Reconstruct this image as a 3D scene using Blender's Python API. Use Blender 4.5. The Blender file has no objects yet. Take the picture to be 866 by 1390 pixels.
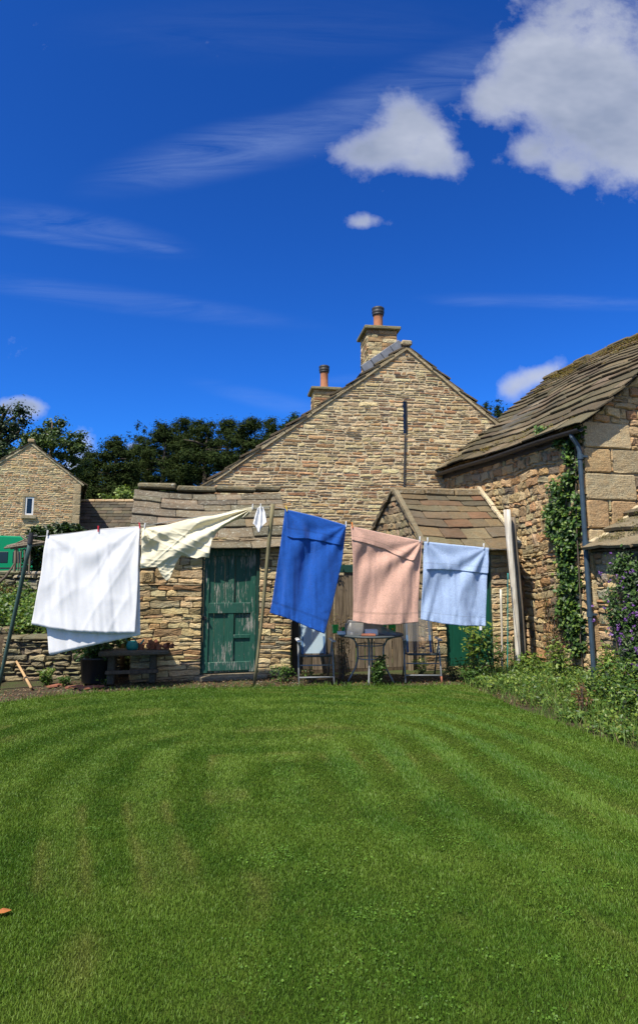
import bpy, math, random
import numpy as np
from mathutils import Vector
from mathutils.geometry import tessellate_polygon
R = math.radians
rnd = random.Random(7)
scene = bpy.context.scene
COL = scene.collection
# ------------------------------------------------------------------ camera geometry (24 mm, pitched up)
FPX = 866.0; PITCH = math.atan(125/866); EYE = 1.6
CP, SP = math.cos(PITCH), math.sin(PITCH)
def ray(x, y):
    a = (x-433)/FPX; b = (650-y)/FPX
    return np.array([a, CP-b*SP, SP+b*CP])
def on_z(x, y, z=0.0):
    r = ray(x, y); t = (z-EYE)/r[2]; return np.array([0, 0, EYE])+t*r
def on_y(x, y, Y):
    r = ray(x, y); t = Y/r[1]; return np.array([0, 0, EYE])+t*r
def on_plane(x, y, P, n):
    r = ray(x, y); O = np.array([0, 0, EYE]); t = ((np.array(P)-O)@n)/(r@n); return O+t*r

# ------------------------------------------------------------------ materials
def new_mat(name):
    m = bpy.data.materials.new(name); m.use_nodes = True
    nt = m.node_tree; nt.nodes.clear()
    out = nt.nodes.new('ShaderNodeOutputMaterial')
    return m, nt, out
class G:
    """tiny node-graph helper"""
    def __init__(s, nt): s.nt = nt
    def n(s, t, **kw):
        nd = s.nt.nodes.new(t)
        for k, v in kw.items(): setattr(nd, k, v)
        return nd
    def l(s, a, b): s.nt.links.new(a, b)
    def setin(s, nd, key, v):
        if v is None: return
        if hasattr(v, 'is_output'): s.l(v, nd.inputs[key])
        else: nd.inputs[key].default_value = v
    def m(s, op, a, b=None, c=None, clamp=False):
        nd = s.n('ShaderNodeMath', operation=op); nd.use_clamp = clamp
        s.setin(nd, 0, a); s.setin(nd, 1, b)
        if c is not None: s.setin(nd, 2, c)
        return nd.outputs[0]
    def noise(s, vec, scale, detail=4, rough=.55, dist=0, dim='3D'):
        nd = s.n('ShaderNodeTexNoise'); nd.noise_dimensions = dim
        s.setin(nd, 'Vector', vec); s.setin(nd, 'Scale', scale); s.setin(nd, 'Detail', detail)
        s.setin(nd, 'Roughness', rough); s.setin(nd, 'Distortion', dist)
        return nd.outputs['Fac']
    def mapv(s, vec, scale=(1, 1, 1), rot=(0, 0, 0), loc=(0, 0, 0)):
        nd = s.n('ShaderNodeMapping'); s.setin(nd, 'Vector', vec)
        nd.inputs['Scale'].default_value = scale; nd.inputs['Rotation'].default_value = rot; nd.inputs['Location'].default_value = loc
        return nd.outputs[0]
    def ramp(s, fac, stops, interp='LINEAR'):
        nd = s.n('ShaderNodeValToRGB'); nd.color_ramp.interpolation = interp
        e = nd.color_ramp.elements
        while len(e) > 1: e.remove(e[-1])
        e[0].position = stops[0][0]; e[0].color = (*stops[0][1], 1) if hasattr(stops[0][1], '__len__') else (stops[0][1],)*3+(1,)
        for p_, c_ in stops[1:]:
            q = e.new(p_); q.color = (*c_, 1) if hasattr(c_, '__len__') else (c_,)*3+(1,)
        s.setin(nd, 'Fac', fac); return nd.outputs[0]
    def mix(s, fac, a, b, mode='MIX'):
        nd = s.n('ShaderNodeMix', data_type='RGBA', blend_type=mode)
        s.setin(nd, 0, fac)
        for k, v in ((6, a), (7, b)):
            if not hasattr(v, 'is_output'): v = (*v, 1) if len(v) == 3 else v
            s.setin(nd, k, v)
        return nd.outputs[2]
    def attr(s, name='tint'):
        return s.n('ShaderNodeAttribute', attribute_name=name).outputs['Color']
    def obj(s): return s.n('ShaderNodeTexCoord').outputs['Object']
    def bump(s, h, strength=.5, dist=.02, nrm=None):
        nd = s.n('ShaderNodeBump'); s.setin(nd, 'Height', h); nd.inputs['Strength'].default_value = strength
        nd.inputs['Distance'].default_value = dist
        if nrm is not None: s.l(nrm, nd.inputs['Normal'])
        return nd.outputs[0]
    def bsdf(s, out, col, rough=.85, normal=None, spec=.3, **kw):
        b = s.n('ShaderNodeBsdfPrincipled')
        if not hasattr(col, 'is_output'): col = (*col, 1)
        s.setin(b, 'Base Color', col); s.setin(b, 'Roughness', rough); s.setin(b, 'Specular IOR Level', spec)
        if normal is not None: s.l(normal, b.inputs['Normal'])
        for k, v in kw.items(): s.setin(b, k.replace('_', ' '), v)
        s.l(b.outputs[0], out.inputs['Surface']); return b

def stone_mat(name, lichen=.0, lich_col=(.5, .5, .46), rough_scale=1.0, stain=.35, bump=.9):
    m, nt, out = new_mat(name); g = G(nt); v = g.obj()
    t = g.attr()
    n1 = g.noise(v, 9*rough_scale, 5, .62); n2 = g.noise(v, 45*rough_scale, 5, .65); n3 = g.noise(v, 1.1, 4, .6)
    strata = g.noise(g.mapv(v, (6, 6, 70)), 1.0, 3, .5)
    c = g.mix(g.ramp(n1, [(.35, 0.0), (.7, 1.0)]), t, g.mix(1.0, t, (1.16, 1.0, .84), 'MULTIPLY'))
    c = g.mix(g.m('MULTIPLY', g.ramp(n2, [(.42, 1.0), (.6, 0.0)]), .55), c, g.mix(1.0, c, (.6, .56, .5), 'MULTIPLY'))
    c = g.mix(g.m('MULTIPLY', g.ramp(strata, [(.45, 0.0), (.6, 1.0)]), .3), c, g.mix(1.0, c, (.62, .55, .5), 'MULTIPLY'))
    c = g.mix(g.m('MULTIPLY', g.ramp(n3, [(.42, 0.0), (.68, 1.0)]), stain), c, g.mix(1.0, c, (.5, .5, .5), 'MULTIPLY'))
    if lichen > 0:
        ln = g.noise(v, 20, 7, .78, 1.0); lm = g.ramp(ln, [(.66-.16*lichen, 0.0), (.72-.13*lichen, 1.0)])
        c = g.mix(g.m('MULTIPLY', lm, .85), c, lich_col)
        ln2 = g.noise(g.mapv(v, loc=(7, 3, 1)), 7, 6, .7, 1.5)
        c = g.mix(g.m('MULTIPLY', g.ramp(ln2, [(.6, 0.0), (.7, 1.0)]), .6), c, (.07, .06, .045))
    c = g.mix(1.0, c, (1.12, 1.12, .97), 'MULTIPLY')
    hs = g.n('ShaderNodeHueSaturation'); hs.inputs['Saturation'].default_value = .90; g.l(c, hs.inputs['Color']); c = hs.outputs[0]
    h = g.m('ADD', g.m('MULTIPLY', n1, .8), g.m('ADD', g.m('MULTIPLY', n2, .45), g.m('MULTIPLY', strata, .25)))
    g.bsdf(out, c, .92, g.bump(h, bump, .035), .2)
    return m
def mortar_mat(name, col):
    m, nt, out = new_mat(name); g = G(nt); v = g.obj()
    n = g.noise(v, 20, 6, .7); n2 = g.noise(v, 2, 3)
    c = g.mix(g.ramp(n, [(.3, 0.0), (.7, 1.0)]), tuple(x*.6 for x in col), tuple(min(1, x*1.25) for x in col))
    c = g.mix(g.m('MULTIPLY', g.ramp(n2, [(.4, 0.0), (.65, 1.0)]), .4), c, g.mix(1.0, c, (.5, .48, .45), 'MULTIPLY'))
    g.bsdf(out, c, .95, g.bump(n, .9, .03), .1); return m
def plain_mat(name, col, rough=.6, var=.25, scale=12, bump=.15, metal=0.0, spec=.4, aniso=(1, 1, 1)):
    m, nt, out = new_mat(name); g = G(nt); v = g.mapv(g.obj(), aniso)
    n = g.noise(v, scale, 5, .6); n2 = g.noise(v, scale*6, 3, .6)
    a = g.m('MULTIPLY', g.m('ADD', n, g.m('MULTIPLY', n2, .5)), .67)
    c = g.mix(g.ramp(a, [(.3, 0.0), (.7, 1.0)]), tuple(x*(1-var) for x in col), tuple(min(1, x*(1+var)) for x in col))
    g.bsdf(out, c, rough, g.bump(a, bump, .01) if bump else None, spec, Metallic=metal); return m
def wood_mat(name, col, dark, rough=.85, axis='z', scale=1.0):
    m, nt, out = new_mat(name); g = G(nt)
    sc = {'z': (40, 40, 2.2), 'x': (2.2, 40, 40), 'y': (40, 2.2, 40)}[axis]
    v = g.mapv(g.obj(), tuple(s*scale for s in sc))
    n = g.noise(v, 1, 5, .65, .4); n2 = g.noise(g.obj(), 5, 3)
    t = g.attr()
    c = g.mix(g.ramp(n, [(.35, 0.0), (.65, 1.0)]), dark, col)
    c = g.mix(g.m('MULTIPLY', g.ramp(n2, [(.4, 0.0), (.7, 1.0)]), .4), c, g.mix(1.0, c, (.6, .58, .55), 'MULTIPLY'))
    c = g.mix(1.0, c, t, 'MULTIPLY')
    g.bsdf(out, c, rough, g.bump(n, .5, .006), .2); return m
def peel_mat(name, green, under, amount, seed=0.0):
    m, nt, out = new_mat(name); g = G(nt); v = g.obj()
    st = g.noise(g.mapv(v, (42, 42, 4.2), loc=(seed, 0, seed)), 1, 6, .72, .6)
    bl = g.noise(g.mapv(v, loc=(seed, 2, 0)), 2.6, 3, .5)
    f = g.m('ADD', g.m('MULTIPLY', st, .75), g.m('MULTIPLY', bl, .3))
    mask = g.ramp(f, [(.66-amount, 0.0), (.69-amount, 1.0)])
    gn = g.noise(g.mapv(v, (60, 60, 6)), 1, 3)
    gc = g.mix(gn, tuple(x*.6 for x in green), tuple(x*1.35 for x in green))
    uc = g.mix(g.noise(g.mapv(v, (50, 50, 3)), 1, 4), tuple(x*.45 for x in under), under)
    c = g.mix(mask, gc, uc)
    g.bsdf(out, c, g.m('ADD', g.m('MULTIPLY', mask, .4), .5), g.bump(g.m('ADD', g.m('MULTIPLY', mask, -.6), gn), .5, .004), .35)
    return m
def leaf_mat(name, trans=.3, rough=.45, spec=.35):
    m, nt, out = new_mat(name); g = G(nt)
    t = g.attr(); b = g.n('ShaderNodeBsdfPrincipled'); g.l(t, b.inputs['Base Color'])
    b.inputs['Roughness'].default_value = rough; b.inputs['Specular IOR Level'].default_value = spec
    tr = g.n('ShaderNodeBsdfTranslucent'); g.l(g.mix(1.0, t, (1.3, 1.25, .5), 'MULTIPLY'), tr.inputs['Color'])
    mx = g.n('ShaderNodeMixShader'); mx.inputs[0].default_value = trans
    g.l(b.outputs[0], mx.inputs[1]); g.l(tr.outputs[0], mx.inputs[2]); g.l(mx.outputs[0], out.inputs['Surface'])
    return m
def cloth_mat(name, col, kind='terry', trans=.18):
    m, nt, out = new_mat(name); g = G(nt); v = g.obj()
    if kind == 'terry':
        n = g.noise(v, 110, 4, .8); n2 = g.noise(v, 50, 3, .6)
        h = g.m('ADD', n, g.m('MULTIPLY', n2, .25)); bs, bd, va = 1.0, .008, .34
    else:
        n = g.noise(v, 9, 4, .6, .8); n2 = g.noise(v, 30, 4, .6)
        h = g.m('ADD', n, g.m('MULTIPLY', n2, .35)); bs, bd, va = .15, .01, .02
    c = g.mix(g.ramp(h, [(.45, 0.0), (.85, 1.0)]), tuple(x*(1-va) for x in col), tuple(min(1, x*(1+va)) for x in col))
    c = g.mix(1.0, c, g.attr(), 'MULTIPLY')
    b = g.n('ShaderNodeBsdfPrincipled'); g.l(c, b.inputs['Base Color']); b.inputs['Roughness'].default_value = .95
    b.inputs['Specular IOR Level'].default_value = .1
    if kind == 'terry':
        b.inputs['Sheen Weight'].default_value = .25; b.inputs['Sheen Roughness'].default_value = .5
    g.l(g.bump(h, bs, bd), b.inputs['Normal'])
    tr = g.n('ShaderNodeBsdfTranslucent'); g.l(c, tr.inputs['Color'])
    mx = g.n('ShaderNodeMixShader'); mx.inputs[0].default_value = trans
    g.l(b.outputs[0], mx.inputs[1]); g.l(tr.outputs[0], mx.inputs[2]); g.l(mx.outputs[0], out.inputs['Surface'])
    return m
M = {}
M['stone'] = stone_mat('sandstone_rubble', .15, (.34, .3, .22))
M['stone_far'] = stone_mat('sandstone_fine', 0, rough_scale=.6, stain=.2)
M['slab'] = stone_mat('stone_slate_lichened', .68, (.36, .35, .31), stain=.6)
M['slab_moss'] = stone_mat('stone_slate_mossy', .45, (.11, .11, .05), stain=.5)
M['slab_dark'] = stone_mat('stone_slate_dark', .2, (.2, .19, .16), stain=.6)
M['mortar'] = mortar_mat('lime_mortar', (.36, .29, .18))
M['mortar_light'] = mortar_mat('pale_pointing', (.60, .50, .32))
M['mortar_mid'] = mortar_mat('earthy_joints', (.24, .19, .12))
M['mortar_dark'] = mortar_mat('dark_joints', (.12, .10, .075))
M['soil'] = mortar_mat('bare_soil', (.10, .075, .05))
M['leaf'] = leaf_mat('leaves'); M['needle'] = leaf_mat('needles', .1, .85, .08)
M['grass'] = leaf_mat('grass_blades', .32, .5, .3)
M['bark'] = plain_mat('bark', (.09, .07, .05), .9, .5, 20, .8, aniso=(3, 3, .5))
M['wood'] = wood_mat('weathered_boards', (.26, .21, .15), (.09, .07, .05))
M['wood_pale'] = wood_mat('silvered_post', (.74, .69, .58), (.34, .29, .22))
M['wood_raw'] = wood_mat('raw_timber', (.55, .36, .18), (.4, .25, .12))
M['door1'] = peel_mat('peeling_green_paint', (.018, .085, .058), (.42, .40, .35), .085)
M['door1b'] = peel_mat('flaking_green_rail', (.02, .085, .06), (.36, .35, .31), .09, 4.0)
M['door2'] = peel_mat('green_door_paint', (.006, .075, .045), (.42, .36, .25), -.035, 9.0)
M['green_frame'] = plain_mat('dark_green_frame', (.01, .05, .035), .6, .3)
M['dark'] = plain_mat('dark_void', (.012, .012, .012), .9, .1, 5, 0)
M['black_plastic'] = plain_mat('black_plastic', (.02, .02, .022), .45, .2, 20, .1)
M['gutter'] = plain_mat('black_iron_gutter', (.03, .03, .032), .55, .5, 14, .3)
M['pipe'] = plain_mat('slate_blue_pipe_paint', (.035, .06, .085), .5, .25, 10, .15)
M['lead'] = plain_mat('lead_flashing', (.16, .17, .19), .5, .3, 8, .3)
M['clay'] = plain_mat('clay_pot', (.42, .17, .08), .8, .3, 8, .2)
M['terracotta'] = plain_mat('terracotta', (.27, .10, .055), .85, .35, 15, .3)
M['metal'] = plain_mat('grey_painted_tube', (.19, .2, .2), .5, .25, 12, .05, 0)
M['metal_dark'] = plain_mat('dark_painted_tube', (.05, .06, .06), .6, .2, 12, .05, 0)
M['white_paint'] = plain_mat('white_paint', (.75, .75, .73), .5, .06, 10, .05)
M['white_plastic'] = plain_mat('white_plastic', (.7, .7, .68), .4, .06, 10, .02)
M['grey_plastic'] = plain_mat('scuffed_grey_plastic', (.3, .3, .29), .35, .15, 6, .1)
M['green_plastic'] = plain_mat('bright_green_plastic', (.03, .42, .06), .4, .12, 8, .03)
M['teal'] = plain_mat('teal_cane', (.02, .22, .2), .5, .2)
M['pole'] = plain_mat('green_coated_pole', (.05, .09, .08), .45, .3, 9, .1)
M['prop'] = wood_mat('mossy_prop', (.27, .24, .13), (.13, .11, .06))
M['van'] = plain_mat('green_van_paint', (.0, .20, .075), .3, .05, 2, 0, 0, .5)
M['rubber'] = plain_mat('rubber', (.02, .02, .02), .8, .2)
M['yellow'] = plain_mat('yellow_plastic', (.75, .5, .03), .4, .08)
M['orange'] = plain_mat('orange_plastic', (.8, .22, .03), .4, .08)
M['red'] = plain_mat('red_plastic', (.6, .02, .04), .4, .08)
M['line'] = plain_mat('line_cord', (.25, .26, .25), .6, .1, 30, 0)
M['slate'] = plain_mat('dark_slate', (.1, .095, .09), .7, .3, 15, .3)
def glass_dark():
    m, nt, out = new_mat('dark_glass'); g = G(nt)
    g.bsdf(out, (.01, .012, .015), .08, None, .6); return m
M['glass'] = glass_dark()
def mesh_fabric(col):
    m, nt, out = new_mat('see_through_mesh_fabric'); dn = .5+.3*(col[2] > .3); g = G(nt)
    b = g.n('ShaderNodeBsdfPrincipled'); b.inputs['Base Color'].default_value = (*col, 1); b.inputs['Roughness'].default_value = .7
    t = g.n('ShaderNodeBsdfTransparent'); mx = g.n('ShaderNodeMixShader'); mx.inputs[0].default_value = dn
    g.l(t.outputs[0], mx.inputs[1]); g.l(b.outputs[0], mx.inputs[2]); g.l(mx.outputs[0], out.inputs['Surface']); return m
M['mesh_l'] = mesh_fabric((.30, .40, .46)); M['mesh_r'] = mesh_fabric((.09, .095, .10))  # left back's colour is lightened to carry its bright reflection
M['blue_edge'] = plain_mat('blue_webbing', (.04, .1, .2), .7, .1)

# ------------------------------------------------------------------ mesh building
class MB:
    def __init__(s): s.v = []; s.f = []; s.c = []; s.m = []
    def add(s, vs, fs, col=(1, 1, 1), mat=0):
        b = len(s.v); s.v.extend([tuple(p) for p in vs])
        for f in fs: s.f.append(tuple(i+b for i in f)); s.c.append(col); s.m.append(mat)
    def box(s, x0, x1, y0, y1, z0, z1, col=(1, 1, 1), mat=0, T=None, bev=0.0, jit=0.0):
        """box with optional chamfer (24 verts) and jitter"""
        if bev > 0:
            vs = []; idx = {}
            C = [((x0, x1)[i], (y0, y1)[j], (z0, z1)[k]) for i in (0, 1) for j in (0, 1) for k in (0, 1)]
            for ci, (i, j, k) in enumerate([(i, j, k) for i in (0, 1) for j in (0, 1) for k in (0, 1)]):
                p = C[ci]; sx, sy, sz = (1, -1)[i], (1, -1)[j], (1, -1)[k]
                q = [rnd.uniform(-jit, jit) for _ in range(3)]
                for ax in range(3):
                    d = [sx*bev, sy*bev, sz*bev]; d[ax] = 0
                    idx[(ci, ax)] = len(vs); vs.append((p[0]+d[0]+q[0], p[1]+d[1]+q[1], p[2]+d[2]+q[2]))
            def c(i, j, k): return i*4+j*2+k
            fs = []
            fs.append([idx[(c(0, *a), 0)] for a in ((0, 0), (0, 1), (1, 1), (1, 0))]); fs.append([idx[(c(1, *a), 0)] for a in ((0, 0), (1, 0), (1, 1), (0, 1))])
            fs.append([idx[(c(a[0], 0, a[1]), 1)] for a in ((0, 0), (1, 0), (1, 1), (0, 1))]); fs.append([idx[(c(a[0], 1, a[1]), 1)] for a in ((0, 0), (0, 1), (1, 1), (1, 0))])
            fs.append([idx[(c(a[0], a[1], 0), 2)] for a in ((0, 0), (0, 1), (1, 1), (1, 0))]); fs.append([idx[(c(a[0], a[1], 1), 2)] for a in ((0, 0), (1, 0), (1, 1), (0, 1))])
            for ax in range(3):
                o = [a for a in range(3) if a != ax]
                for i in (0, 1):
                    for j in (0, 1):
                        e = [0, 0, 0]; e[o[0]] = i; e[o[1]] = j
                        e0 = list(e); e1 = list(e); e0[ax] = 0; e1[ax] = 1
                        fs.append([idx[(c(*e0), o[0])], idx[(c(*e0), o[1])], idx[(c(*e1), o[1])], idx[(c(*e1), o[0])]])
            for ci in range(8): fs.append([idx[(ci, 0)], idx[(ci, 1)], idx[(ci, 2)]])
        else:
            vs = [((x0, x1)[i], (y0, y1)[j], (z0, z1)[k]) for i in (0, 1) for j in (0, 1) for k in (0, 1)]
            fs = [(0, 1, 3, 2), (4, 6, 7, 5), (0, 4, 5, 1), (2, 3, 7, 6), (0, 2, 6, 4), (1, 5, 7, 3)]
        if T is not None: vs = [T(p) for p in vs]
        s.add(vs, fs, col, mat)
    def tube(s, pts, rad, n=8, col=(1, 1, 1), mat=0, cap=True):
        pts = [np.array(p, float) for p in pts]; k = len(pts)
        rad = [rad]*k if not hasattr(rad, '__len__') else rad
        vs = []; fs = []
        ref = None
        for i, p in enumerate(pts):
            d = pts[min(i+1, k-1)]-pts[max(i-1, 0)]; d = d/(np.linalg.norm(d)+1e-9)
            if ref is None:
                ref = np.array([0, 0, 1.]) if abs(d[2]) < .9 else np.array([1., 0, 0])
            a = np.cross(d, ref); a /= np.linalg.norm(a)+1e-9; b = np.cross(d, a)
            ref = np.cross(a, d)
            for j in range(n):
                t = 2*math.pi*j/n; vs.append(p+rad[i]*(math.cos(t)*a+math.sin(t)*b))
        for i in range(k-1):
            for j in range(n):
                fs.append((i*n+j, i*n+(j+1) % n, (i+1)*n+(j+1) % n, (i+1)*n+j))
        if cap:
            fs.append(tuple(range(n))[::-1]); fs.append(tuple(range((k-1)*n, k*n)))
        s.add(vs, fs, col, mat)
    def lathe(s, c, prof, n=20, col=(1, 1, 1), mat=0):
        vs = []; fs = []; k = len(prof)
        for r, z in prof:
            for j in range(n):
                t = 2*math.pi*j/n; vs.append((c[0]+r*math.cos(t), c[1]+r*math.sin(t), c[2]+z))
        for i in range(k-1):
            for j in range(n): fs.append((i*n+j, i*n+(j+1) % n, (i+1)*n+(j+1) % n, (i+1)*n+j))
        s.add(vs, fs, col, mat)
    def build(s, name, mats, parent=None, smooth=False):
        me = bpy.data.meshes.new(name); me.from_pydata([tuple(map(float, p)) for p in s.v], [], s.f)
        if not hasattr(mats, '__len__'): mats = [mats]
        for m in mats: me.materials.append(m)
        me.polygons.foreach_set('material_index', s.m)
        if smooth: me.polygons.foreach_set('use_smooth', [True]*len(s.f))
        at = me.attributes.new('tint', 'FLOAT_COLOR', 'CORNER')
        ln = np.array([len(f) for f in s.f]); c = np.ones((len(s.f), 4)); c[:, :3] = np.array(s.c).reshape(-1, 3)
        at.data.foreach_set('color', np.repeat(c, ln, axis=0).ravel())
        me.update(); o = bpy.data.objects.new(name, me); COL.objects.link(o)
        if parent is not None: o.parent = parent
        return o
def np_mesh(name, V, F, C, mat, parent=None, smooth=False):
    """V (n,3), F (m,k) faces, C (m,3) face colours"""
    me = bpy.data.meshes.new(name); k = F.shape[1]; m = len(F)
    me.vertices.add(len(V)); me.vertices.foreach_set('co', V.astype(np.float32).ravel())
    me.loops.add(m*k); me.loops.foreach_set('vertex_index', F.astype(np.int32).ravel())
    me.polygons.add(m); me.polygons.foreach_set('loop_start', np.arange(m, dtype=np.int32)*k)
    me.update(calc_edges=True)
    if smooth: me.polygons.foreach_set('use_smooth', [True]*m)
    c = np.ones((m, 4), np.float32); c[:, :3] = C
    at = me.attributes.new('tint', 'FLOAT_COLOR', 'CORNER'); at.data.foreach_set('color', np.repeat(c, k, axis=0).ravel())
    me.materials.append(mat); o = bpy.data.objects.new(name, me); COL.objects.link(o)
    if parent is not None: o.parent = parent
    return o
def tag(o, label=None, cat=None, group=None, kind=None):
    if label: o['label'] = label
    if cat: o['category'] = cat
    if group: o['group'] = group
    if kind: o['kind'] = kind
    return o
def empty(name, loc, rz=0, label=None, cat=None, group=None):
    o = bpy.data.objects.new(name, None); COL.objects.link(o); o.location = tuple(map(float, loc)); o.rotation_euler = (0, 0, rz)
    o.empty_display_size = .2
    return tag(o, label, cat, group)

# ------------------------------------------------------------------ stone walls and stone slate roofs
class Frame:
    def __init__(s, O, U, V, warp=None):
        s.O = np.array(O, float); s.U = np.array(U, float); s.V = np.array(V, float)
        s.U /= np.linalg.norm(s.U); s.V /= np.linalg.norm(s.V); s.N = np.cross(s.U, s.V); s.warp = warp
    def __call__(s, u, v, w=0.0):
        if s.warp: w = w+s.warp(u, v)
        return s.O+u*s.U+v*s.V+w*s.N
def clip_poly(P, outer):
    out = P; n = len(outer)
    for i in range(n):
        a = outer[i]; b = outer[(i+1) % n]; ex, ey = b[0]-a[0], b[1]-a[1]
        inp = out; out = []
        if not inp: return []
        def side(p): return ex*(p[1]-a[1])-ey*(p[0]-a[0])
        for j in range(len(inp)):
            p, q = inp[j], inp[(j+1) % len(inp)]; sp_, sq = side(p), side(q)
            if sp_ >= 0: out.append(p)
            if (sp_ >= 0) != (sq >= 0):
                t = sp_/(sp_-sq); out.append((p[0]+t*(q[0]-p[0]), p[1]+t*(q[1]-p[1])))
    return out
def area(P): return .5*abs(sum(P[i][0]*P[(i+1) % len(P)][1]-P[(i+1) % len(P)][0]*P[i][1] for i in range(len(P))))
def pick(pal, r):
    t = r.random()*sum(w for _, w in pal)
    for c, w in pal:
        t -= w
        if t <= 0: break
    k = r.uniform(.78, 1.22); return tuple(min(.9, x*k*r.uniform(.94, 1.06)) for x in c)
def put_stone(mb, T, P, proud, r, col, rough=.012, bev=.02, mat=1, seg=.09):
    # subdivide, jitter, round, extrude
    Q = []
    n = len(P)
    for i in range(n):
        a, b = P[i], P[(i+1) % n]; L = math.hypot(b[0]-a[0], b[1]-a[1]); k = max(1, min(5, int(L/seg+.5)))
        for j in range(k):
            t = j/k; Q.append((a[0]+t*(b[0]-a[0])+r.gauss(0, rough*.5), a[1]+t*(b[1]-a[1])+r.gauss(0, rough*.5)))
    C = []
    n = len(Q)
    for i in range(n):
        a, b = Q[i], Q[(i+1) % n]
        C.append((a[0]*.86+b[0]*.14, a[1]*.86+b[1]*.14)); C.append((a[0]*.14+b[0]*.86, a[1]*.14+b[1]*.86))
    us = [p[0] for p in C]; vs_ = [p[1] for p in C]; cu = (min(us)+max(us))/2; cv = (min(vs_)+max(vs_))/2
    wu = max(.01, max(us)-min(us)); wv = max(.01, max(vs_)-min(vs_))
    k1 = max(.35, 1-2*bev/wu); k2 = max(.35, 1-2*bev/wv)
    tu, tv = r.uniform(-.5, .5)*proud, r.uniform(-.5, .5)*proud
    n = len(C); vs = []
    for (u, v) in C: vs.append(T(u, v, -.012))
    for (u, v) in C: vs.append(T(u, v, proud*.55+r.uniform(-1, 1)*rough*.2))
    for (u, v) in C:
        uu = cu+(u-cu)*k1; vv = cv+(v-cv)*k2
        vs.append(T(uu, vv, proud+tu*(uu-cu)/wu*2+tv*(vv-cv)/wv*2+r.uniform(-1, 1)*rough*.35))
    vs.append(T(cu+r.uniform(-.15, .15)*wu, cv+r.uniform(-.15, .15)*wv, proud*(1.1+r.uniform(-.15, .3))))
    fs = []
    for b0 in (0, n):
        for i in range(n): fs.append((b0+i, b0+(i+1) % n, b0+n+(i+1) % n, b0+n+i))
    for i in range(n): fs.append((2*n+i, 2*n+(i+1) % n, 3*n))
    mb.add(vs, fs, col, mat)
def backing(mb, T, outer, holes, thick, mat=0, reveal=(.3, .26, .2)):
    loops = [outer]+[[(h[0], h[1]), (h[2], h[1]), (h[2], h[3]), (h[0], h[3])] for h in holes]
    flat = [p for l in loops for p in l]
    tris = tessellate_polygon([[Vector((p[0], p[1], 0)) for p in l] for l in loops])
    vs = [T(p[0], p[1], 0) for p in flat]
    def orient(t):
        a, b, c = [flat[i] for i in t]
        return t if (b[0]-a[0])*(c[1]-a[1])-(b[1]-a[1])*(c[0]-a[0]) > 0 else t[::-1]
    tris = [orient(tuple(t)) for t in tris]
    mb.add(vs, tris, reveal, mat)
    mb.add([T(p[0], p[1], -thick) for p in flat], [t[::-1] for t in tris], reveal, mat)
    for l in loops:
        n = len(l)
        for i in range(n):
            a, b = l[i], l[(i+1) % n]
            mb.add([T(*a, 0), T(*b, 0), T(*b, -thick), T(*a, -thick)], [(0, 3, 2, 1)], reveal, mat)
def stone_wall(mb, T, outer, holes, rh, rw, pal, seed, gap=.012, proud=.03, thick=.4, rough=.012, bev=.018, wob=.01, ext=None, bands=None):
    """outer: convex ccw polygon in (u,v); holes (u0,v0,u1,v1); rh/rw: ranges; ext list of (polygon) kept free of stones"""
    r = random.Random(seed); backing(mb, T, outer, holes, thick)
    vmin = min(p[1] for p in outer); vmax = max(p[1] for p in outer); umin = min(p[0] for p in outer); umax = max(p[0] for p in outer)
    free = list(holes)+list(ext or [])
    edges = sorted({e for h in free for e in (h[1], h[3])})
    v = vmin; ph = [r.uniform(0, 6) for _ in range(4)]
    while v < vmax-.02:
        h = r.uniform(*rh)
        for e in edges:
            if v+.02 < e < v+h*1.45: h = e-v; break
        if v+h > vmax-.03: h = vmax-v
        cuts = [(umin, umax)]
        for hh in free:
            if hh[1] < v+h-.005 and hh[3] > v+.005:
                nc = []
                for a, b in cuts:
                    if hh[0] > a: nc.append((a, min(b, hh[0])))
                    if hh[2] < b: nc.append((max(a, hh[2]), b))
                cuts = [c for c in nc if c[1]-c[0] > .02]
        def wv(u, vv):
            return wob*(math.sin(u*2.3+ph[0]+vv*.7)+.6*math.sin(u*5.1+ph[1]+vv*1.3)) if (vv > vmin+.05) else 0
        for a, b in cuts:
            u = a
            while u < b-.01:
                w = r.uniform(*rw)*(1 if r.random() < .75 else .55)
                if b-(u+w) < rw[0]*.7: w = b-u
                split = r.random() < .16 and h > rh[0]*1.15 and w < rw[1]*.8
                parts_ = [(v, v+h)] if not split else [(v, v+h*.5), (v+h*.5, v+h)]
                for (q0, q1) in parts_:
                    g2 = gap*.5
                    e0 = 0 if (u <= a+1e-6) else g2; e1 = 0 if (u+w >= b-1e-6) else g2
                    P = [(u+e0, q0+g2+wv(u, q0)), (u+w-e1, q0+g2+wv(u+w, q0)), (u+w-e1, q1-g2+wv(u+w, q1)), (u+e0, q1-g2+wv(u, q1))]
                    s_ = r.uniform(-.3, .3)*rough*2
                    P = [(P[0][0]+s_, P[0][1]), (P[1][0]-s_, P[1][1]), (P[2][0]+s_, P[2][1]), (P[3][0]-s_, P[3][1])]
                    P = clip_poly(P, outer)
                    if len(P) >= 3 and area(P) > .0008:
                        put_stone(mb, T, P, proud*r.uniform(.5, 1.3), r, pick(pal, r), rough, bev)
                u += w
        v += h
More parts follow.
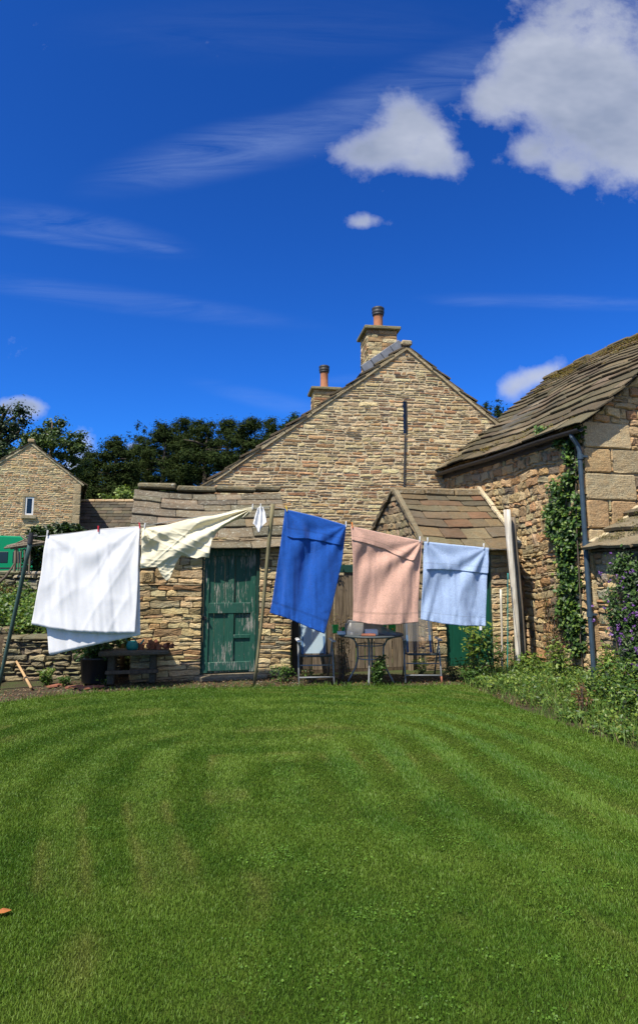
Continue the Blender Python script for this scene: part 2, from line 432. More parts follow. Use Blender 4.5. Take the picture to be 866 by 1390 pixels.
def slate_roof(mb, T, L, courses, rw, pal, seed, thick=.028, rough=.008, deck=True, mat=1, lap=.08, ragged=.02):
    """T: frame with U along the eave, V up the slope; courses: list of heights"""
    r = random.Random(seed); v = 0.0; H = sum(courses)
    if deck:
        n = 12
        for i in range(n):
            a, b = L*i/n, L*(i+1)/n
            mb.add([T(a, 0, -.03), T(b, 0, -.03), T(b, H, -.03), T(a, H, -.03)], [(0, 1, 2, 3)], (.1, .1, .1), 0)
    for ci, h in enumerate(courses):
        u = -r.uniform(0, .03)
        while u < L-.02:
            w = r.uniform(*rw)*(1 if r.random() < .8 else 1.35)
            if L-(u+w) < rw[0]*.6: w = L-u+r.uniform(0, .03)
            th = thick*r.uniform(.65, 1.35); lo = v-lap+r.uniform(-ragged, ragged); hi = v+h+.03
            P = [(u+.004, lo), (u+w-.004, lo+r.uniform(-ragged, ragged)*.6), (u+w-.004, hi), (u+.004, hi)]
            Q = []
            for i in range(4):
                a, b = P[i], P[(i+1) % 4]; k = max(1, int(math.hypot(b[0]-a[0], b[1]-a[1])/.12))
                for j in range(k):
                    t = j/k; Q.append((a[0]+t*(b[0]-a[0])+r.gauss(0, rough*.3), a[1]+t*(b[1]-a[1])+r.gauss(0, rough*(.8 if i == 0 else .3))))
            tw = r.uniform(-.12, .12)*th
            n = len(Q); vs = []
            def hgt(uu, vv): return th*2.1-(vv-lo)/(hi-lo)*th*1.9+tw*(uu-u-w/2)/w
            cu = u+w/2; cv = (lo+hi)/2
            for (a, b) in Q: vs.append(T(a, b, hgt(a, b)-th-.004))
            for (a, b) in Q: vs.append(T(a, b, hgt(a, b)-.006))
            for (a, b) in Q:
                a2 = cu+(a-cu)*(1-.024/w); b2 = cv+(b-cv)*(1-.02/(hi-lo)); vs.append(T(a2, b2, hgt(a2, b2)+r.uniform(-.002, .003)))
            vs.append(T(cu, cv, hgt(cu, cv)+r.uniform(-.002, .006)))
            fs = [(b0+i, b0+(i+1) % n, b0+n+(i+1) % n, b0+n+i) for b0 in (0, n) for i in range(n)]
            fs += [(2*n+i, 2*n+(i+1) % n, 3*n) for i in range(n)]
            mb.add(vs, fs, pick(pal, r), mat)
            u += w
        v += h
PAL_TAN = [((.48, .37, .20), 5), ((.54, .43, .25), 5), ((.38, .27, .15), 2.5), ((.42, .27, .13), 1.0), ((.28, .18, .10), .9), ((.36, .32, .23), 2), ((.58, .49, .31), 3)]
PAL_GABLE = [((.50, .41, .25), 5), ((.44, .35, .21), 4), ((.35, .21, .11), 1.8), ((.26, .18, .11), 1.5), ((.57, .48, .31), 4), ((.46, .29, .14), 1.6)]
PAL_BARN = [((.42, .30, .165), 5), ((.43, .27, .13), 2.2), ((.38, .21, .10), 1.1), ((.36, .30, .20), 3.5), ((.50, .39, .23), 4), ((.16, .13, .10), .8)]
PAL_SLAB = [((.165, .148, .115), 4), ((.19, .168, .125), 3), ((.14, .13, .105), 3), ((.20, .15, .10), .8)]
PAL_SLAB_R = [((.17, .125, .082), 4), ((.165, .135, .095), 4), ((.19, .115, .068), 1.1), ((.13, .115, .085), 3)]
PAL_BSLAB = [((.125, .105, .072), 4), ((.155, .13, .09), 3), ((.095, .083, .06), 3), ((.19, .16, .12), .8)]
PAL_DRY = [((.2, .19, .13), 4), ((.26, .23, .15), 3), ((.15, .14, .1), 2), ((.32, .26, .17), 1)]
# ================================================================== BUILDINGS
def verge_strip(mb, P0, P1, w, h, col, mat, out, seed=1, seg=.5, jit=.006):
    """row of coping blocks from P0 to P1 (local), width w along 'out' (unit vec), height h"""
    r = random.Random(seed); P0 = np.array(P0, float); P1 = np.array(P1, float); d = P1-P0; L = np.linalg.norm(d); d /= L
    out = np.array(out, float); n = np.cross(out, d); n = n/np.linalg.norm(n)
    if n[2] < 0: n = -n
    t = 0
    while t < L-.01:
        s = min(seg*r.uniform(.7, 1.3), L-t)
        if L-(t+s) < seg*.35: s = L-t
        o = r.uniform(-jit, jit); k = r.uniform(.85, 1.15)
        mb.box(t+.003, t+s-.003, -w/2, w/2, -h/2+o, h/2+o, tuple(c*k for c in col), mat,
               T=lambda p: P0+d*p[0]+out*p[1]+n*p[2], bev=.008, jit=jit*.5)
        t += s

# ---------------- stone shed with the peeling green door
A1 = R(13.0)
shed = empty('stone_shed', (-1.767, 9.947, 0), A1, 'stone outbuilding with sagging lichened stone slate roof and peeling green panelled door', 'shed')
mb = MB(); F = Frame((0, 0, 0), (1, 0, 0), (0, 0, 1))
plq = (-.97, 1.40, -.72, 1.62)
stone_wall(mb, F, [(-1.04, -.1), (1.36, -.1), (1.36, 2.12), (-1.04, 2.12)], [(-.03, .03, .86, 2.0)], (.042, .115), (.14, .46), PAL_TAN, 3, gap=.009, proud=.024, thick=.38, rough=.014, bev=.008, wob=.014, ext=[plq])
mb.build('front_wall', [M['mortar_mid'], M['stone']], shed)
for nm, T_, ply, sd in (('side_wall', Frame((-1.04, 2.7, 0), (0, -1, 0), (0, 0, 1)), [(0, -.1), (2.31, -.1), (2.31, 2.1), (1.35, 3.0), (0, 2.1)], 5),
                    ('side_wall', Frame((1.36, .39, 0), (0, 1, 0), (0, 0, 1)), [(0, -.1), (2.31, -.1), (2.31, 2.1), (1.0, 3.0), (0, 2.4)], 6)):
    mb = MB(); stone_wall(mb, T_, ply, [], (.08, .18), (.2, .5), PAL_TAN, sd, thick=.3)
    mb.build(nm, [M['mortar_dark'], M['stone']], shed)
# roof, sagging in the middle
SL = math.atan2(1.04, 1.33)
def sag(u, v): return -.075*math.sin(math.pi*min(1, max(0, u/2.5)))*(.35+.65*min(1, v/1.6))+.012*math.sin(u*3+v*2)
F = Frame((-1.13, -.13, 1.985), (1, 0, 0), (0, math.cos(SL), math.sin(SL)), sag)
mb = MB(); slate_roof(mb, F, 2.5, [.30, .29, .25, .25, .19, .17, .14], (.32, .8), PAL_SLAB, 11, thick=.020, rough=.010, lap=.05, ragged=.008)
Fb = Frame((1.4, 2.84, 1.995), (-1, 0, 0), (0, -math.cos(SL), math.sin(SL)), sag)
slate_roof(mb, Fb, 2.5, [.35, .3, .3, .25, .25, .2], (.3, .7), PAL_SLAB, 12, thick=.04)
roof = mb.build('roof', [M['mortar_dark'], M['slab']], shed)
mb = MB(); r = random.Random(5); u = 0
while u < 2.48:
    w = min(r.uniform(.5, .75), 2.5-u)
    if 2.5-(u+w) < .25: w = 2.5-u
    zz = 3.125+sag(u+w/2, 1.6)
    mb.box(u-1.1+.004, u+w-1.1-.004, 1.2, 1.48, zz-.07, zz+.025, (.2, .18, .12), 0, bev=.025, jit=.008); u += w
mb.build('ridge_stones', [M['slab']], roof)
# lintel and threshold
mb = MB(); mb.box(-.22, 1.1, -.03, .3, 2.0, 2.07, (.16, .14, .11), 0, bev=.01); mb.build('lintel', [M['slab_dark']], shed)
mb = MB(); mb.box(-.12, .98, -.16, .2, -.05, .045, (.25, .22, .17), 0, bev=.015, jit=.006); mb.build('threshold', [M['slab_dark']], shed)
# oval carved plaque
mb = MB(); mb.box(plq[0]+.01, plq[2]-.01, -.045, .02, plq[1]+.005, plq[3]-.005, (.40, .31, .18), 0, bev=.035)
for q, (cx, cz, rr) in enumerate([(-.845, 1.53, .045), (-.845, 1.53, .022), (-.80, 1.475, .02), (-.89, 1.475, .02)]):
    mb.tube([(cx+rr*math.cos(t), -.047, cz+rr*math.sin(t)) for t in [i*math.pi/8 for i in range(17)]], .006, 5, (.3, .23, .13), 0, cap=False)
tag(mb.build('carved_stone', [M['stone']], shed), 'oval carved tan stone set in the rubble')
# door: stiles, rails and boards
def door(parent, x0, x1, z0, z1, y):
    W = x1-x0
    mb = MB(); mb.box(x0-.03, x0, y-.03, y+.12, z0-.01, z1+.03); mb.box(x1, x1+.035, y-.05, y+.12, z0-.01, z1+.03); mb.box(x0, x1, y-.03, y+.12, z1, z1+.035)
    mb.build('door_frame', [M['green_frame']], parent)
    mb = MB()
    nb = 5
    for i in range(nb):
        a = x0+.01+(W-.02)*i/nb; b = x0+.01+(W-.02)*(i+1)/nb; k = rnd.uniform(.8, 1.2)
        mb.box(a+.0015, b-.0015, y+.012+rnd.uniform(0, .006), y+.05, z0+.01, z1-.005, bev=.003)
    mb.box(x0+.004, x0+.085, y-.012, y+.02, z0+.012, z1-.006, bev=.005)
    mb.box(x1-.085, x1-.004, y-.012, y+.02, z0+.012, z1-.006, bev=.005)
    mb.box(x0+W*.47, x0+W*.58, y-.011, y+.02, z0+.17, z1-.12, bev=.005)
    mb.box(x0+.087, x1-.087, y-.01, y+.02, z1-.12, z1-.008, bev=.004)
    mb.box(x0+W*.585, x1-.087, y-.01, y+.02, z0+.52, z0+.575, bev=.004)
    d = mb.build('door', [M['door1']], parent); tag(d, 'faded dark green panelled door with flaking paint')
    mb = MB(); mb.box(x0+.087, x1-.087, y-.02, y+.02, z0+.90, z0+1.06, bev=.006); mb.build('rail', [M['door1b']], d)
    mb = MB(); mb.box(x0+.087, x1-.087, y-.018, y+.02, z0+.04, z0+.17, bev=.006); mb.build('rail', [M['door1b']], d)
    mb = MB(); mb.box(x0-.005, x0+.04, y-.035, y-.012, z0+.80, z0+.86, bev=.004); mb.tube([(x0+.055, y-.03, z0+.83), (x0+.055, y-.06, z0+.83)], .014, 8)
    mb.build('latch', [M['gutter']], d)
door(shed, 0.0, .815, .05, 1.95, .06)

# ---------------- small shed / porch on the right with green plank door
porch = empty('stone_store', (-1.767, 9.947, 0), A1, 'small gabled stone store with reddish slate roof and plain green door beside the barn', 'shed')
mb = MB(); F = Frame((3.62, 0.02, 0), (1, 0, 0), (0, 0, 1))
stone_wall(mb, F, [(0, -.1), (1.68, -.1), (1.68, 2.1), (0, 2.1)], [(.36, .0, 1.22, 1.95)], (.05, .13), (.14, .34), PAL_TAN, 21, gap=.010, proud=.02, thick=.32, rough=.013, bev=.009)
mb.build('front_wall', [M['mortar'], M['stone']], porch)
mb = MB(); F = Frame((3.60, 2.55, 0), (0, -1, 0), (0, 0, 1))
stone_wall(mb, F, [(0, -.1), (2.53, -.1), (2.53, 2.05), (1.28, 3.10), (0, 2.38)], [], (.08, .2), (.14, .36), [((.3, .25, .17), 4), ((.24, .2, .14), 3), ((.34, .24, .14), 2)], 22, gap=.014, proud=.03, thick=.3, rough=.016)
mb.build('gable_wall', [M['mortar'], M['stone']], porch)
SL2 = math.atan2(1.08, 1.36)
def sag2(u, v): return -.03*math.sin(math.pi*min(1, max(0, u/1.7)))+.01*math.sin(u*4+v*3)
F = Frame((3.53, -.14, 2.0), (1, 0, 0), (0, math.cos(SL2), math.sin(SL2)), sag2)
mb = MB(); slate_roof(mb, F, 1.83, [.34, .32, .27, .24, .2, .18, .17], (.3, .62), PAL_SLAB_R, 23, thick=.019, rough=.010, ragged=.008)
F = Frame((5.36, 2.7, 2.35), (-1, 0, 0), (0, -math.cos(.5), math.sin(.5)), None)
slate_roof(mb, F, 1.83, [.34, .32, .27, .3, .3], (.3, .62), PAL_SLAB_R, 24, thick=.036)
roof = mb.build('roof', [M['mortar_dark'], M['slab_moss']], porch)
mb = MB()
for i in range(3): mb.box(3.53+i*.61+.004, 3.53+(i+1)*.61-.004, 1.13, 1.38, 3.02, 3.155+.01*i, (.24, .19, .12), 0, bev=.03, jit=.008)
mb.build('ridge_stones', [M['slab']], roof)
mb = MB(); verge_strip(mb, (3.56, -.15, 2.03), (3.56, 1.2, 3.12), .09, .07, (.24, .21, .15), 0, (1, 0, 0), 2); verge_strip(mb, (3.56, 2.7, 2.36), (3.56, 1.3, 3.12), .09, .07, (.24, .21, .15), 0, (1, 0, 0), 3)
mb.build('verge', [M['slab_dark']], porch)
mb = MB(); verge_strip(mb, (5.3, -.16, 2.07), (5.3, 1.25, 3.22), .075, .06, (1, .95, .85), 0, (1, 0, 0), 4, seg=.25, jit=.008)
tag(mb.build('mortar_fillet', [M['mortar_light']], porch), 'pale mortar fillet along the roof edge')
mb = MB(); mb.box(3.85, 5.0, -.03, .25, 1.97, 2.04, (.1, .09, .07), 0, bev=.01); mb.build('lintel', [M['slab_dark']], porch)
mb = MB(); mb.box(3.93, 4.8, -.1, .2, -.06, .03, (.2, .17, .08), 0, bev=.012); mb.build('threshold', [M['slab_dark']], porch)
mb = MB()
for i in range(6):
    a = 3.985+i*.142; mb.box(a+.0015, a+.1405, .085+rnd.uniform(0, .004), .12, .03, 1.94, bev=.004)
d = mb.build('door', [M['door2']], porch)
mb = MB(); mb.box(3.975, 4.0, .05, .16, .02, 1.95); mb.box(4.815, 4.845, .04, .16, .02, 1.95); mb.box(3.98, 4.84, .05, .16, 1.935, 1.96); mb.build('door_frame', [M['green_frame']], porch)
mb = MB(); mb.box(4.02, 4.06, .07, .087, .95, 1.1, bev=.004); mb.build('latch', [M['gutter']], d)

# ---------------- farmhouse with big pale gable
A2 = R(8.0)
house = empty('farmhouse', (0, 14.0, 0), A2, 'large farmhouse with pale coursed stone gable, slit window and twin chimneys', 'house')
mb = MB(); F = Frame((0, 0, 0), (1, 0, 0), (0, 0, 1))
AX, AZ = 2.06, 6.70
def lz(x): return AZ-(AX-x)*.738
slit = (1.945, 4.7, 2.04, 5.47)
stone_wall(mb, F, [(-3.4, 1.6), (5.4, 1.6), (5.4, AZ-(5.4-AX)*.82), (AX, AZ), (-3.4, lz(-3.4))], [slit], (.045, .105), (.12, .46), PAL_GABLE, 31, gap=.026, proud=.013, thick=.45, rough=.013, bev=.012, wob=.012)
mb.box(-3.4, 5.4, 0, .4, -.1, 1.6, (.4, .33, .22), 0)
mb.build('gable_wall', [M['mortar_light'], M['stone_far']], house)
mb = MB(); mb.box(-3.4, -3.0, .46, 9, -.1, 2.6, (.4, .33, .22)); mb.box(5.0, 5.4, .46, 9, -.1, 3.9, (.4, .33, .22)); mb.box(-3.0, 5.0, 8.6, 9, -.1, 3.0, (.4, .33, .22)); mb.build('side_wall', [M['stone_far']], house)
# roof
mb = MB()
sl = math.atan(.82)
Lr = (5.6-AX)/math.cos(sl); F = Frame((5.6, -.05, AZ-(5.6-AX)*.82+.10), (0, 1, 0), (-math.cos(sl), 0, math.sin(sl)))
slate_roof(mb, F, 9.3, [.42]*int(Lr/.42)+[Lr % .42], (.35, .7), PAL_BSLAB, 33, thick=.03, lap=.06)
sl = math.atan(.738); Ll = (AX+3.7)/math.cos(sl); F = Frame((-3.7, 9.25, lz(-3.7)+.10), (0, -1, 0), (math.cos(sl), 0, math.sin(sl)))
slate_roof(mb, F, 9.3, [.42]*int(Ll/.42)+[Ll % .42], (.35, .7), PAL_BSLAB, 34, thick=.03, lap=.06)
roof = mb.build('roof', [M['slab_dark'], M['slab_dark']], house)
mb = MB(); verge_strip(mb, (-3.65, -.0, lz(-3.65)+.045), (AX, -.0, AZ+.045), .09, .075, (.40, .34, .23), 0, (0, 1, 0), 5, seg=.7, jit=.008)
verge_strip(mb, (5.55, -.0, AZ-(5.55-AX)*.82+.045), (AX, -.0, AZ+.045), .09, .075, (.40, .34, .23), 0, (0, 1, 0), 6, seg=.7, jit=.008)
mb.build('verge', [M['stone_far']], house)
mb = MB()
for i in range(15): mb.box(AX-.13, AX+.13, -.06+i*.62+.004, .56+i*.62-.004, AZ+.10, AZ+.22, (.36, .31, .21), 0, bev=.03, jit=.006)
mb.build('ridge_stones', [M['stone_far']], roof)
# slit window and cable pipe
mb = MB(); mb.box(slit[0]-.0, slit[2]+.0, .02, .06, slit[1], slit[3]); w_ = mb.build('window', [M['glass']], house)
mb = MB(); mb.box(slit[2]-.03, slit[2]-.005, -.02, .03, slit[1], slit[3]-.01); mb.build('frame', [M['black_plastic']], w_)
mb = MB(); mb.tube([(1.99, -.05, 4.68), (1.965, -.05, 4.62), (1.90, -.05, 3.0)], .018, 8); mb.build('pipe', [M['gutter']], house)
# chimneys
def chimney(x0, x1, y0, y1, zb, zt, pot_h, seed):
    cm = MB(); r_ = (.06, .12)
    for F_, wd in ((Frame((x0, y0, 0), (1, 0, 0), (0, 0, 1)), x1-x0), (Frame((x0, y1, 0), (0, -1, 0), (0, 0, 1)), y1-y0), (Frame((x1, y0, 0), (0, 1, 0), (0, 0, 1)), y1-y0), (Frame((x1, y1, 0), (-1, 0, 0), (0, 0, 1)), x1-x0)):
        stone_wall(cm, F_, [(0, zb), (wd, zb), (wd, zt), (0, zt)], [], r_, (.14, .4), PAL_GABLE+[((.45, .3, .15), 2)], seed, gap=.012, proud=.014, thick=.05, rough=.012); seed += 1
    c = cm.build('chimney', [M['mortar'], M['stone']], house)
    k = MB(); k.box(x0-.09, x1+.09, y0-.09, y1+.09, zt, zt+.085, (.22, .21, .13), 0, bev=.015, jit=.006); k.build('cap', [M['slab_dark']], c)
    cx, cy = (x0+x1)/2, (y0+y1)/2
    k = MB(); k.lathe((cx, cy, zt+.085), [(.0, 0), (.135, 0), (.125, .03), (.115, .06), (.11, pot_h*.55), (.112, pot_h-.02), (.12, pot_h), (.0, pot_h)], 20)
    k.build('chimney_pot', [M['clay']], c, True)
    k = MB(); z = zt+.085+pot_h
    k.lathe((cx, cy, z), [(.0, .0), (.13, .0), (.142, .04), (.128, .05), (.15, .07), (.15, .11), (.132, .12), (.152, .15), (.152, .19), (.12, .215), (0, .22)], 20)
    k.build('cowl', [M['gutter']], c, True)
    return c
chimney(1.17, 1.86, .12, .92, 5.75, 7.20, .42, 40)
chimney(.33, 1.0, 3.3, 4.0, 5.3, 6.62, .52, 50)
mb = MB()
Fd = Frame((1.14, .02, lz(1.14)+.13), (math.cos(sl), 0, math.sin(sl)), (0, 1, 0))
P0 = np.array((1.05, .06, lz(1.05)+.21)); P1 = np.array((1.9, .06, lz(1.9)+.21)); d = (P1-P0)/np.linalg.norm(P1-P0)
for i in range(4):
    a = i*.29; mb.box(a, a+.285, -.02, .055, -.06, .14, T=lambda p: P0+d*p[0]+np.array((0, 1, 0))*p[1]+np.cross(d, (0, 1, 0))*p[2], bev=.012, jit=.005)
tag(mb.build('flashing', [M['lead']], roof), 'grey lead flashing at the chimney base')

# ---------------- barn on the right
A3 = R(16.0); C3 = (4.159, 9.896, 0)
barn = empty('stone_barn', C3, A3, 'tall stone barn with mossy stone slate roof, black gutter and big quoins', 'barn')
mb = MB(); F = Frame((0, 5.0, 0), (0, -1, 0), (0, 0, 1))
stone_wall(mb, F, [(0, -.1), (5.0, -.1), (5.0, 3.95), (0, 3.95)], [], (.06, .19), (.09, .36), PAL_BARN, 61, gap=.02, proud=.032, thick=.45, rough=.026, bev=.013, wob=.035)
mb.build('side_wall', [M['mortar'], M['stone']], barn)
mb = MB(); F = Frame((0, 0, 0), (1, 0, 0), (0, 0, 1))
quo = []; z = -.1; r = random.Random(8)
for h, w in [(.5, .42), (.62, .30), (.45, .62), (.42, .34), (.36, .70), (.45, .40), (.43, .95), (.40, .5), (.42, .9)]:
    quo.append((0.0, z, w, z+h)); z += h
quo2 = [(.42+.02, quo[5][1], .95, quo[5][3]), (quo[7][2]+.02, quo[7][1]+.02, 1.25, quo[7][3])]
stone_wall(mb, F, [(0.0, -.1), (6.3, -.1), (6.3, 3.9), (3.15, 6.4), (0.0, 3.86)], [], (.09, .2), (.18, .42), PAL_BARN, 62, gap=.02, proud=.035, thick=.4, rough=.022, wob=.02, ext=quo+quo2)
for i, q in enumerate(quo+quo2):
    P = [(q[0]+.006, q[1]+.006), (q[2]-.006, q[1]+.006), (q[2]-.006, q[3]-.006), (q[0]+.006, q[3]-.006)]
    put_stone(mb, F, P, .035, r, [(.46, .38, .25), (.42, .29, .16), (.42, .35, .23), (.47, .33, .17)][i % 4], .008, .02, 1, .2)
mb.build('gable_wall', [M['mortar'], M['stone']], barn)
mb = MB(); mb.box(0.46, 6.3, 4.6, 5.0, -.1, 3.8, (.38, .28, .17)); mb.box(5.85, 6.3, .41, 4.6, -.1, 3.8, (.38, .28, .17)); mb.build('rear_wall', [M['stone']], barn)
sb = math.atan(.78); EXo = -.14; EZ = 3.87
def bsag(u, v): return .026*math.sin(u*1.7+v)+.022*math.sin(u*.9+2*v)+.008*math.sin(u*5.3+3*v)+(.03*math.exp(-((u-5)**2)/.3))
F = Frame((EXo, 5.02, EZ), (0, -1, 0), (math.cos(sb), 0, math.sin(sb)), bsag)
Lb = (3.13-EXo)/math.cos(sb)
crs = [.36, .34, .32, .31, .30, .28, .27, .26, .25, .24, .22, .21, .20, .19, .18, .17]; tot = 0; cc = []
for c_ in crs:
    if tot+c_ > Lb-.02: cc.append(Lb-tot); break
    cc.append(c_); tot += c_
mb = MB(); slate_roof(mb, F, 5.24, cc, (.3, .75), PAL_BSLAB, 63, thick=.024, rough=.016, lap=.05, ragged=.018)
F = Frame((6.55, -.14, EZ), (0, 1, 0), (-math.cos(sb), 0, math.sin(sb)), None)
slate_roof(mb, F, 5.16, cc, (.4, .8), PAL_BSLAB, 64, thick=.04)
roof = mb.build('roof', [M['slab_dark'], M['slab_moss']], barn)
mb = MB(); r = random.Random(9)
for i in range(9): mb.box(2.93, 3.35, -.2+i*.58+.004, -.2+(i+1)*.58-.004, EZ+2.44+r.uniform(-.02, .02), EZ+2.585+r.uniform(-.02, .02), (.13, .11, .07), 0, bev=.045, jit=.03)
mb.build('ridge_stones', [M['slab_moss']], roof)
# gutter (half round) + brackets, eaves board, downpipe
mb = MB(); gy0, gy1 = -.2, 4.98; ns = 16
for i in range(ns):
    a, b = gy0+(gy1-gy0)*i/ns, gy0+(gy1-gy0)*(i+1)/ns
    ring = lambda y, rr, dz: [(-.19+rr*math.cos(t), y, EZ-.085+dz+rr*math.sin(t)) for t in [math.pi+k*math.pi/8 for k in range(9)]]
    dza, dzb = .01*math.sin(a*2), .01*math.sin(b*2)
    o1, o2, i1, i2 = ring(a, .062, dza), ring(b, .062, dzb), ring(a, .054, dza), ring(b, .054, dzb)
    vs = o1+o2+i1+i2; fs = []
    for k in range(8): fs += [(k, k+1, 9+k+1, 9+k), (18+k, 27+k, 27+k+1, 18+k+1)]
    fs += [(0, 9, 27, 18), (8, 26, 35, 17)]
    mb.add(vs, fs)
for y in np.linspace(.3, 4.8, 7): mb.box(-.15, .02, y-.012, y+.012, EZ-.15, EZ-.135)
gut = mb.build('gutter', [M['gutter']], barn, False)
mb = MB(); mb.box(-.06, -.0, -.05, 4.98, EZ-.2, EZ-.02); mb.build('eaves_board', [M['gutter']], barn)
mb = MB(); mb.tube([(-.19, .02, EZ-.13), (-.19, .0, EZ-.19), (-.11, -.02, EZ-.32), (-.09, -.03, EZ-.42), (-.085, -.03, 2.0)], .036, 12); mb.tube([(-.085, -.03, 2.0), (-.085, -.05, .02)], .036, 12)
for z in (EZ-.5, 2.02, .95): mb.tube([(-.085, -.035, z-.04), (-.085, -.035, z+.04)], .048, 12); mb.box(-.08, .01, -.09, .02, z-.015, z+.015)
mb.build('downpipe', [M['pipe']], barn)

# ---------------- lean-to against the barn gable
lean = empty('lean_to', C3, A3, 'low lean-to with mossy slab roof at the corner of the barn', 'outhouse')
mb = MB(); F = Frame((.08, -.05, 0), (0, -1, 0), (0, 0, 1))
stone_wall(mb, F, [(0, -.1), (3.6, -.1), (3.6, 1.88), (0, 1.88)], [], (.08, .17), (.14, .4), PAL_BARN+[((.3, .27, .22), 4)], 71, gap=.018, proud=.035, thick=.35, rough=.02, wob=.02)
mb.build('side_wall', [M['mortar'], M['stone']], lean)
mb = MB(); mb.box(.45, 4, -3.65, -3.3, -.1, 1.9, (.36, .28, .18)); mb.box(3.7, 4, -3.28, -.06, -.1, 3.2, (.36, .28, .18)); mb.build('end_wall', [M['stone']], lean)
sl3 = math.atan(.63)
F = Frame((-.06, -.07, 1.93), (0, -1, 0), (math.cos(sl3), 0, math.sin(sl3)), lambda u, v: .012*math.sin(u*4+v))
mb = MB(); slate_roof(mb, F, 3.7, [.5, .45, .42, .4, .4, .4, .4, .4, .4, .4, .4], (.45, .9), PAL_SLAB, 72, thick=.05, rough=.02, ragged=.03)
roof = mb.build('roof', [M['slab_dark'], M['slab_moss']], lean)
mb = MB(); verge_strip(mb, (-.02, -.1, 2.0), (3.8, -.1, 2.0+3.82*.63), .1, .07, (1.1, 1.1, 1.1), 0, (0, 1, 0), 8, seg=.22, jit=.018)
tag(mb.build('mortar_fillet', [M['mortar_light']], roof), 'crumbling pale mortar fillet against the barn')

# ---------------- distant stone cottage (left) and its low outbuilding
ACOT = R(21.5)
cot = empty('stone_cottage', (-9.7, 26, .8), ACOT, 'distant tan stone gabled cottage with one small white window', 'house')
mb = MB(); F = Frame((0, 0, 0), (1, 0, 0), (0, 0, 1)); win = (-2.32, 2.35, -1.84, 3.16)
def cz(px, py): p = on_plane(px, py, (-9.7, 26, 0), (-math.sin(ACOT), math.cos(ACOT), 0)); return ((p[0]+9.7)*math.cos(ACOT)+(p[1]-26)*math.sin(ACOT), p[2]-.8)
ap = cz(43, 603); re = cz(111, 657); slp = (ap[1]-re[1])/(re[0]-ap[0]); lx = ap[0]-(re[0]-ap[0])*1.35
a0 = cz(34, 699); a1 = cz(47, 675); win = (a0[0], a0[1], a1[0], a1[1])
stone_wall(mb, F, [(lx, -.3), (re[0], -.3), (re[0], re[1]), ap, (lx, ap[1]-(ap[0]-lx)*slp)], [win], (.05, .105), (.12, .36), [((.62, .44, .24), 5), ((.62, .50, .30), 4), ((.50, .33, .17), 2), ((.3, .2, .11), 1.2), ((.55, .34, .16), 1)], 81, gap=.03, proud=.012, thick=.4, rough=.015,
           ext=[(re[0]-.28, -.3, re[0], re[1])])
r = random.Random(4); z = -.3
while z < re[1]-.05:
    h = min(.42, re[1]-z); put_stone(mb, F, [(re[0]-.27, z+.01), (re[0], z+.01), (re[0], z+h-.01), (re[0]-.27, z+h-.01)], .02, r, (.40, .33, .22), .006, .02, 1, .2); z += h
mb.build('gable_wall', [M['mortar_light'], M['stone_far']], cot)
mb = MB(); mb.box(re[0]-.4, re[0]-.001, .41, 9, -.3, re[1]-.05, (.4, .3, .2)); mb.box(lx, lx+.4, .41, 9, -.3, ap[1]-(ap[0]-lx)*slp-.05, (.4, .3, .2)); mb.build('side_wall', [M['stone_far']], cot)
mb = MB(); th = math.atan(slp); Lq = (re[0]-ap[0]+.15)/math.cos(th)
F = Frame((re[0]+.15, -.04, re[1]-.15*slp+.07), (0, 1, 0), (-math.cos(th), 0, math.sin(th))); slate_roof(mb, F, 9.2, [Lq/7]*7, (.4, .8), PAL_BSLAB, 82, thick=.03)
Lq = (ap[0]-lx+.15)/math.cos(th); F = Frame((lx-.15, 9.16, ap[1]-(ap[0]-lx+.15)*slp+.07), (0, -1, 0), (math.cos(th), 0, math.sin(th))); slate_roof(mb, F, 9.2, [Lq/9]*9, (.4, .8), PAL_BSLAB, 83, thick=.03)
roof = mb.build('roof', [M['slab_dark'], M['slab_dark']], cot)
mb = MB(); mb.box(ap[0]-.13, ap[0]+.13, -.06, 9, ap[1]+.06, ap[1]+.22, (.36, .28, .18), 0, bev=.04)
verge_strip(mb, (re[0]+.1, -.0, re[1]-.1*slp+.02), (ap[0], -.0, ap[1]+.02), .08, .07, (.45, .4, .3), 0, (0, 1, 0), 7, jit=.004)
verge_strip(mb, (lx, -.0, ap[1]-(ap[0]-lx)*slp+.02), (ap[0], -.0, ap[1]+.02), .08, .07, (.45, .4, .3), 0, (0, 1, 0), 9, jit=.004)
mb.build('verge', [M['stone_far']], roof)
w0, z0, w1, z1 = win
mb = MB()
for b in ((w0, w0+.06, z0, z1), (w1-.06, w1, z0, z1), (w0+.06, w1-.06, z0, z0+.06), (w0+.06, w1-.06, z1-.06, z1)): mb.box(b[0], b[1], .0, .07, b[2], b[3], bev=.006)
wf = mb.build('window', [M['white_paint']], cot)
mb = MB(); mb.box(w0+.06, w1-.06, .03, .05, z0+.06, z1-.06); mb.build('pane', [M['glass']], wf)
mb = MB(); mb.box(w0-.12, w1+.12, -.09, .06, z0-.14, z0-.01, (.36, .32, .24), 0, bev=.01); mb.box(w0-.1, w1+.1, -.022, .04, z1+.01, z1+.16, (.38, .32, .22), 0, bev=.01); mb.box(w0-.09, w0-.01, -.02, .04, z0, z1, (.3, .26, .2), 0); mb.build('surround', [M['stone_far']], wf)

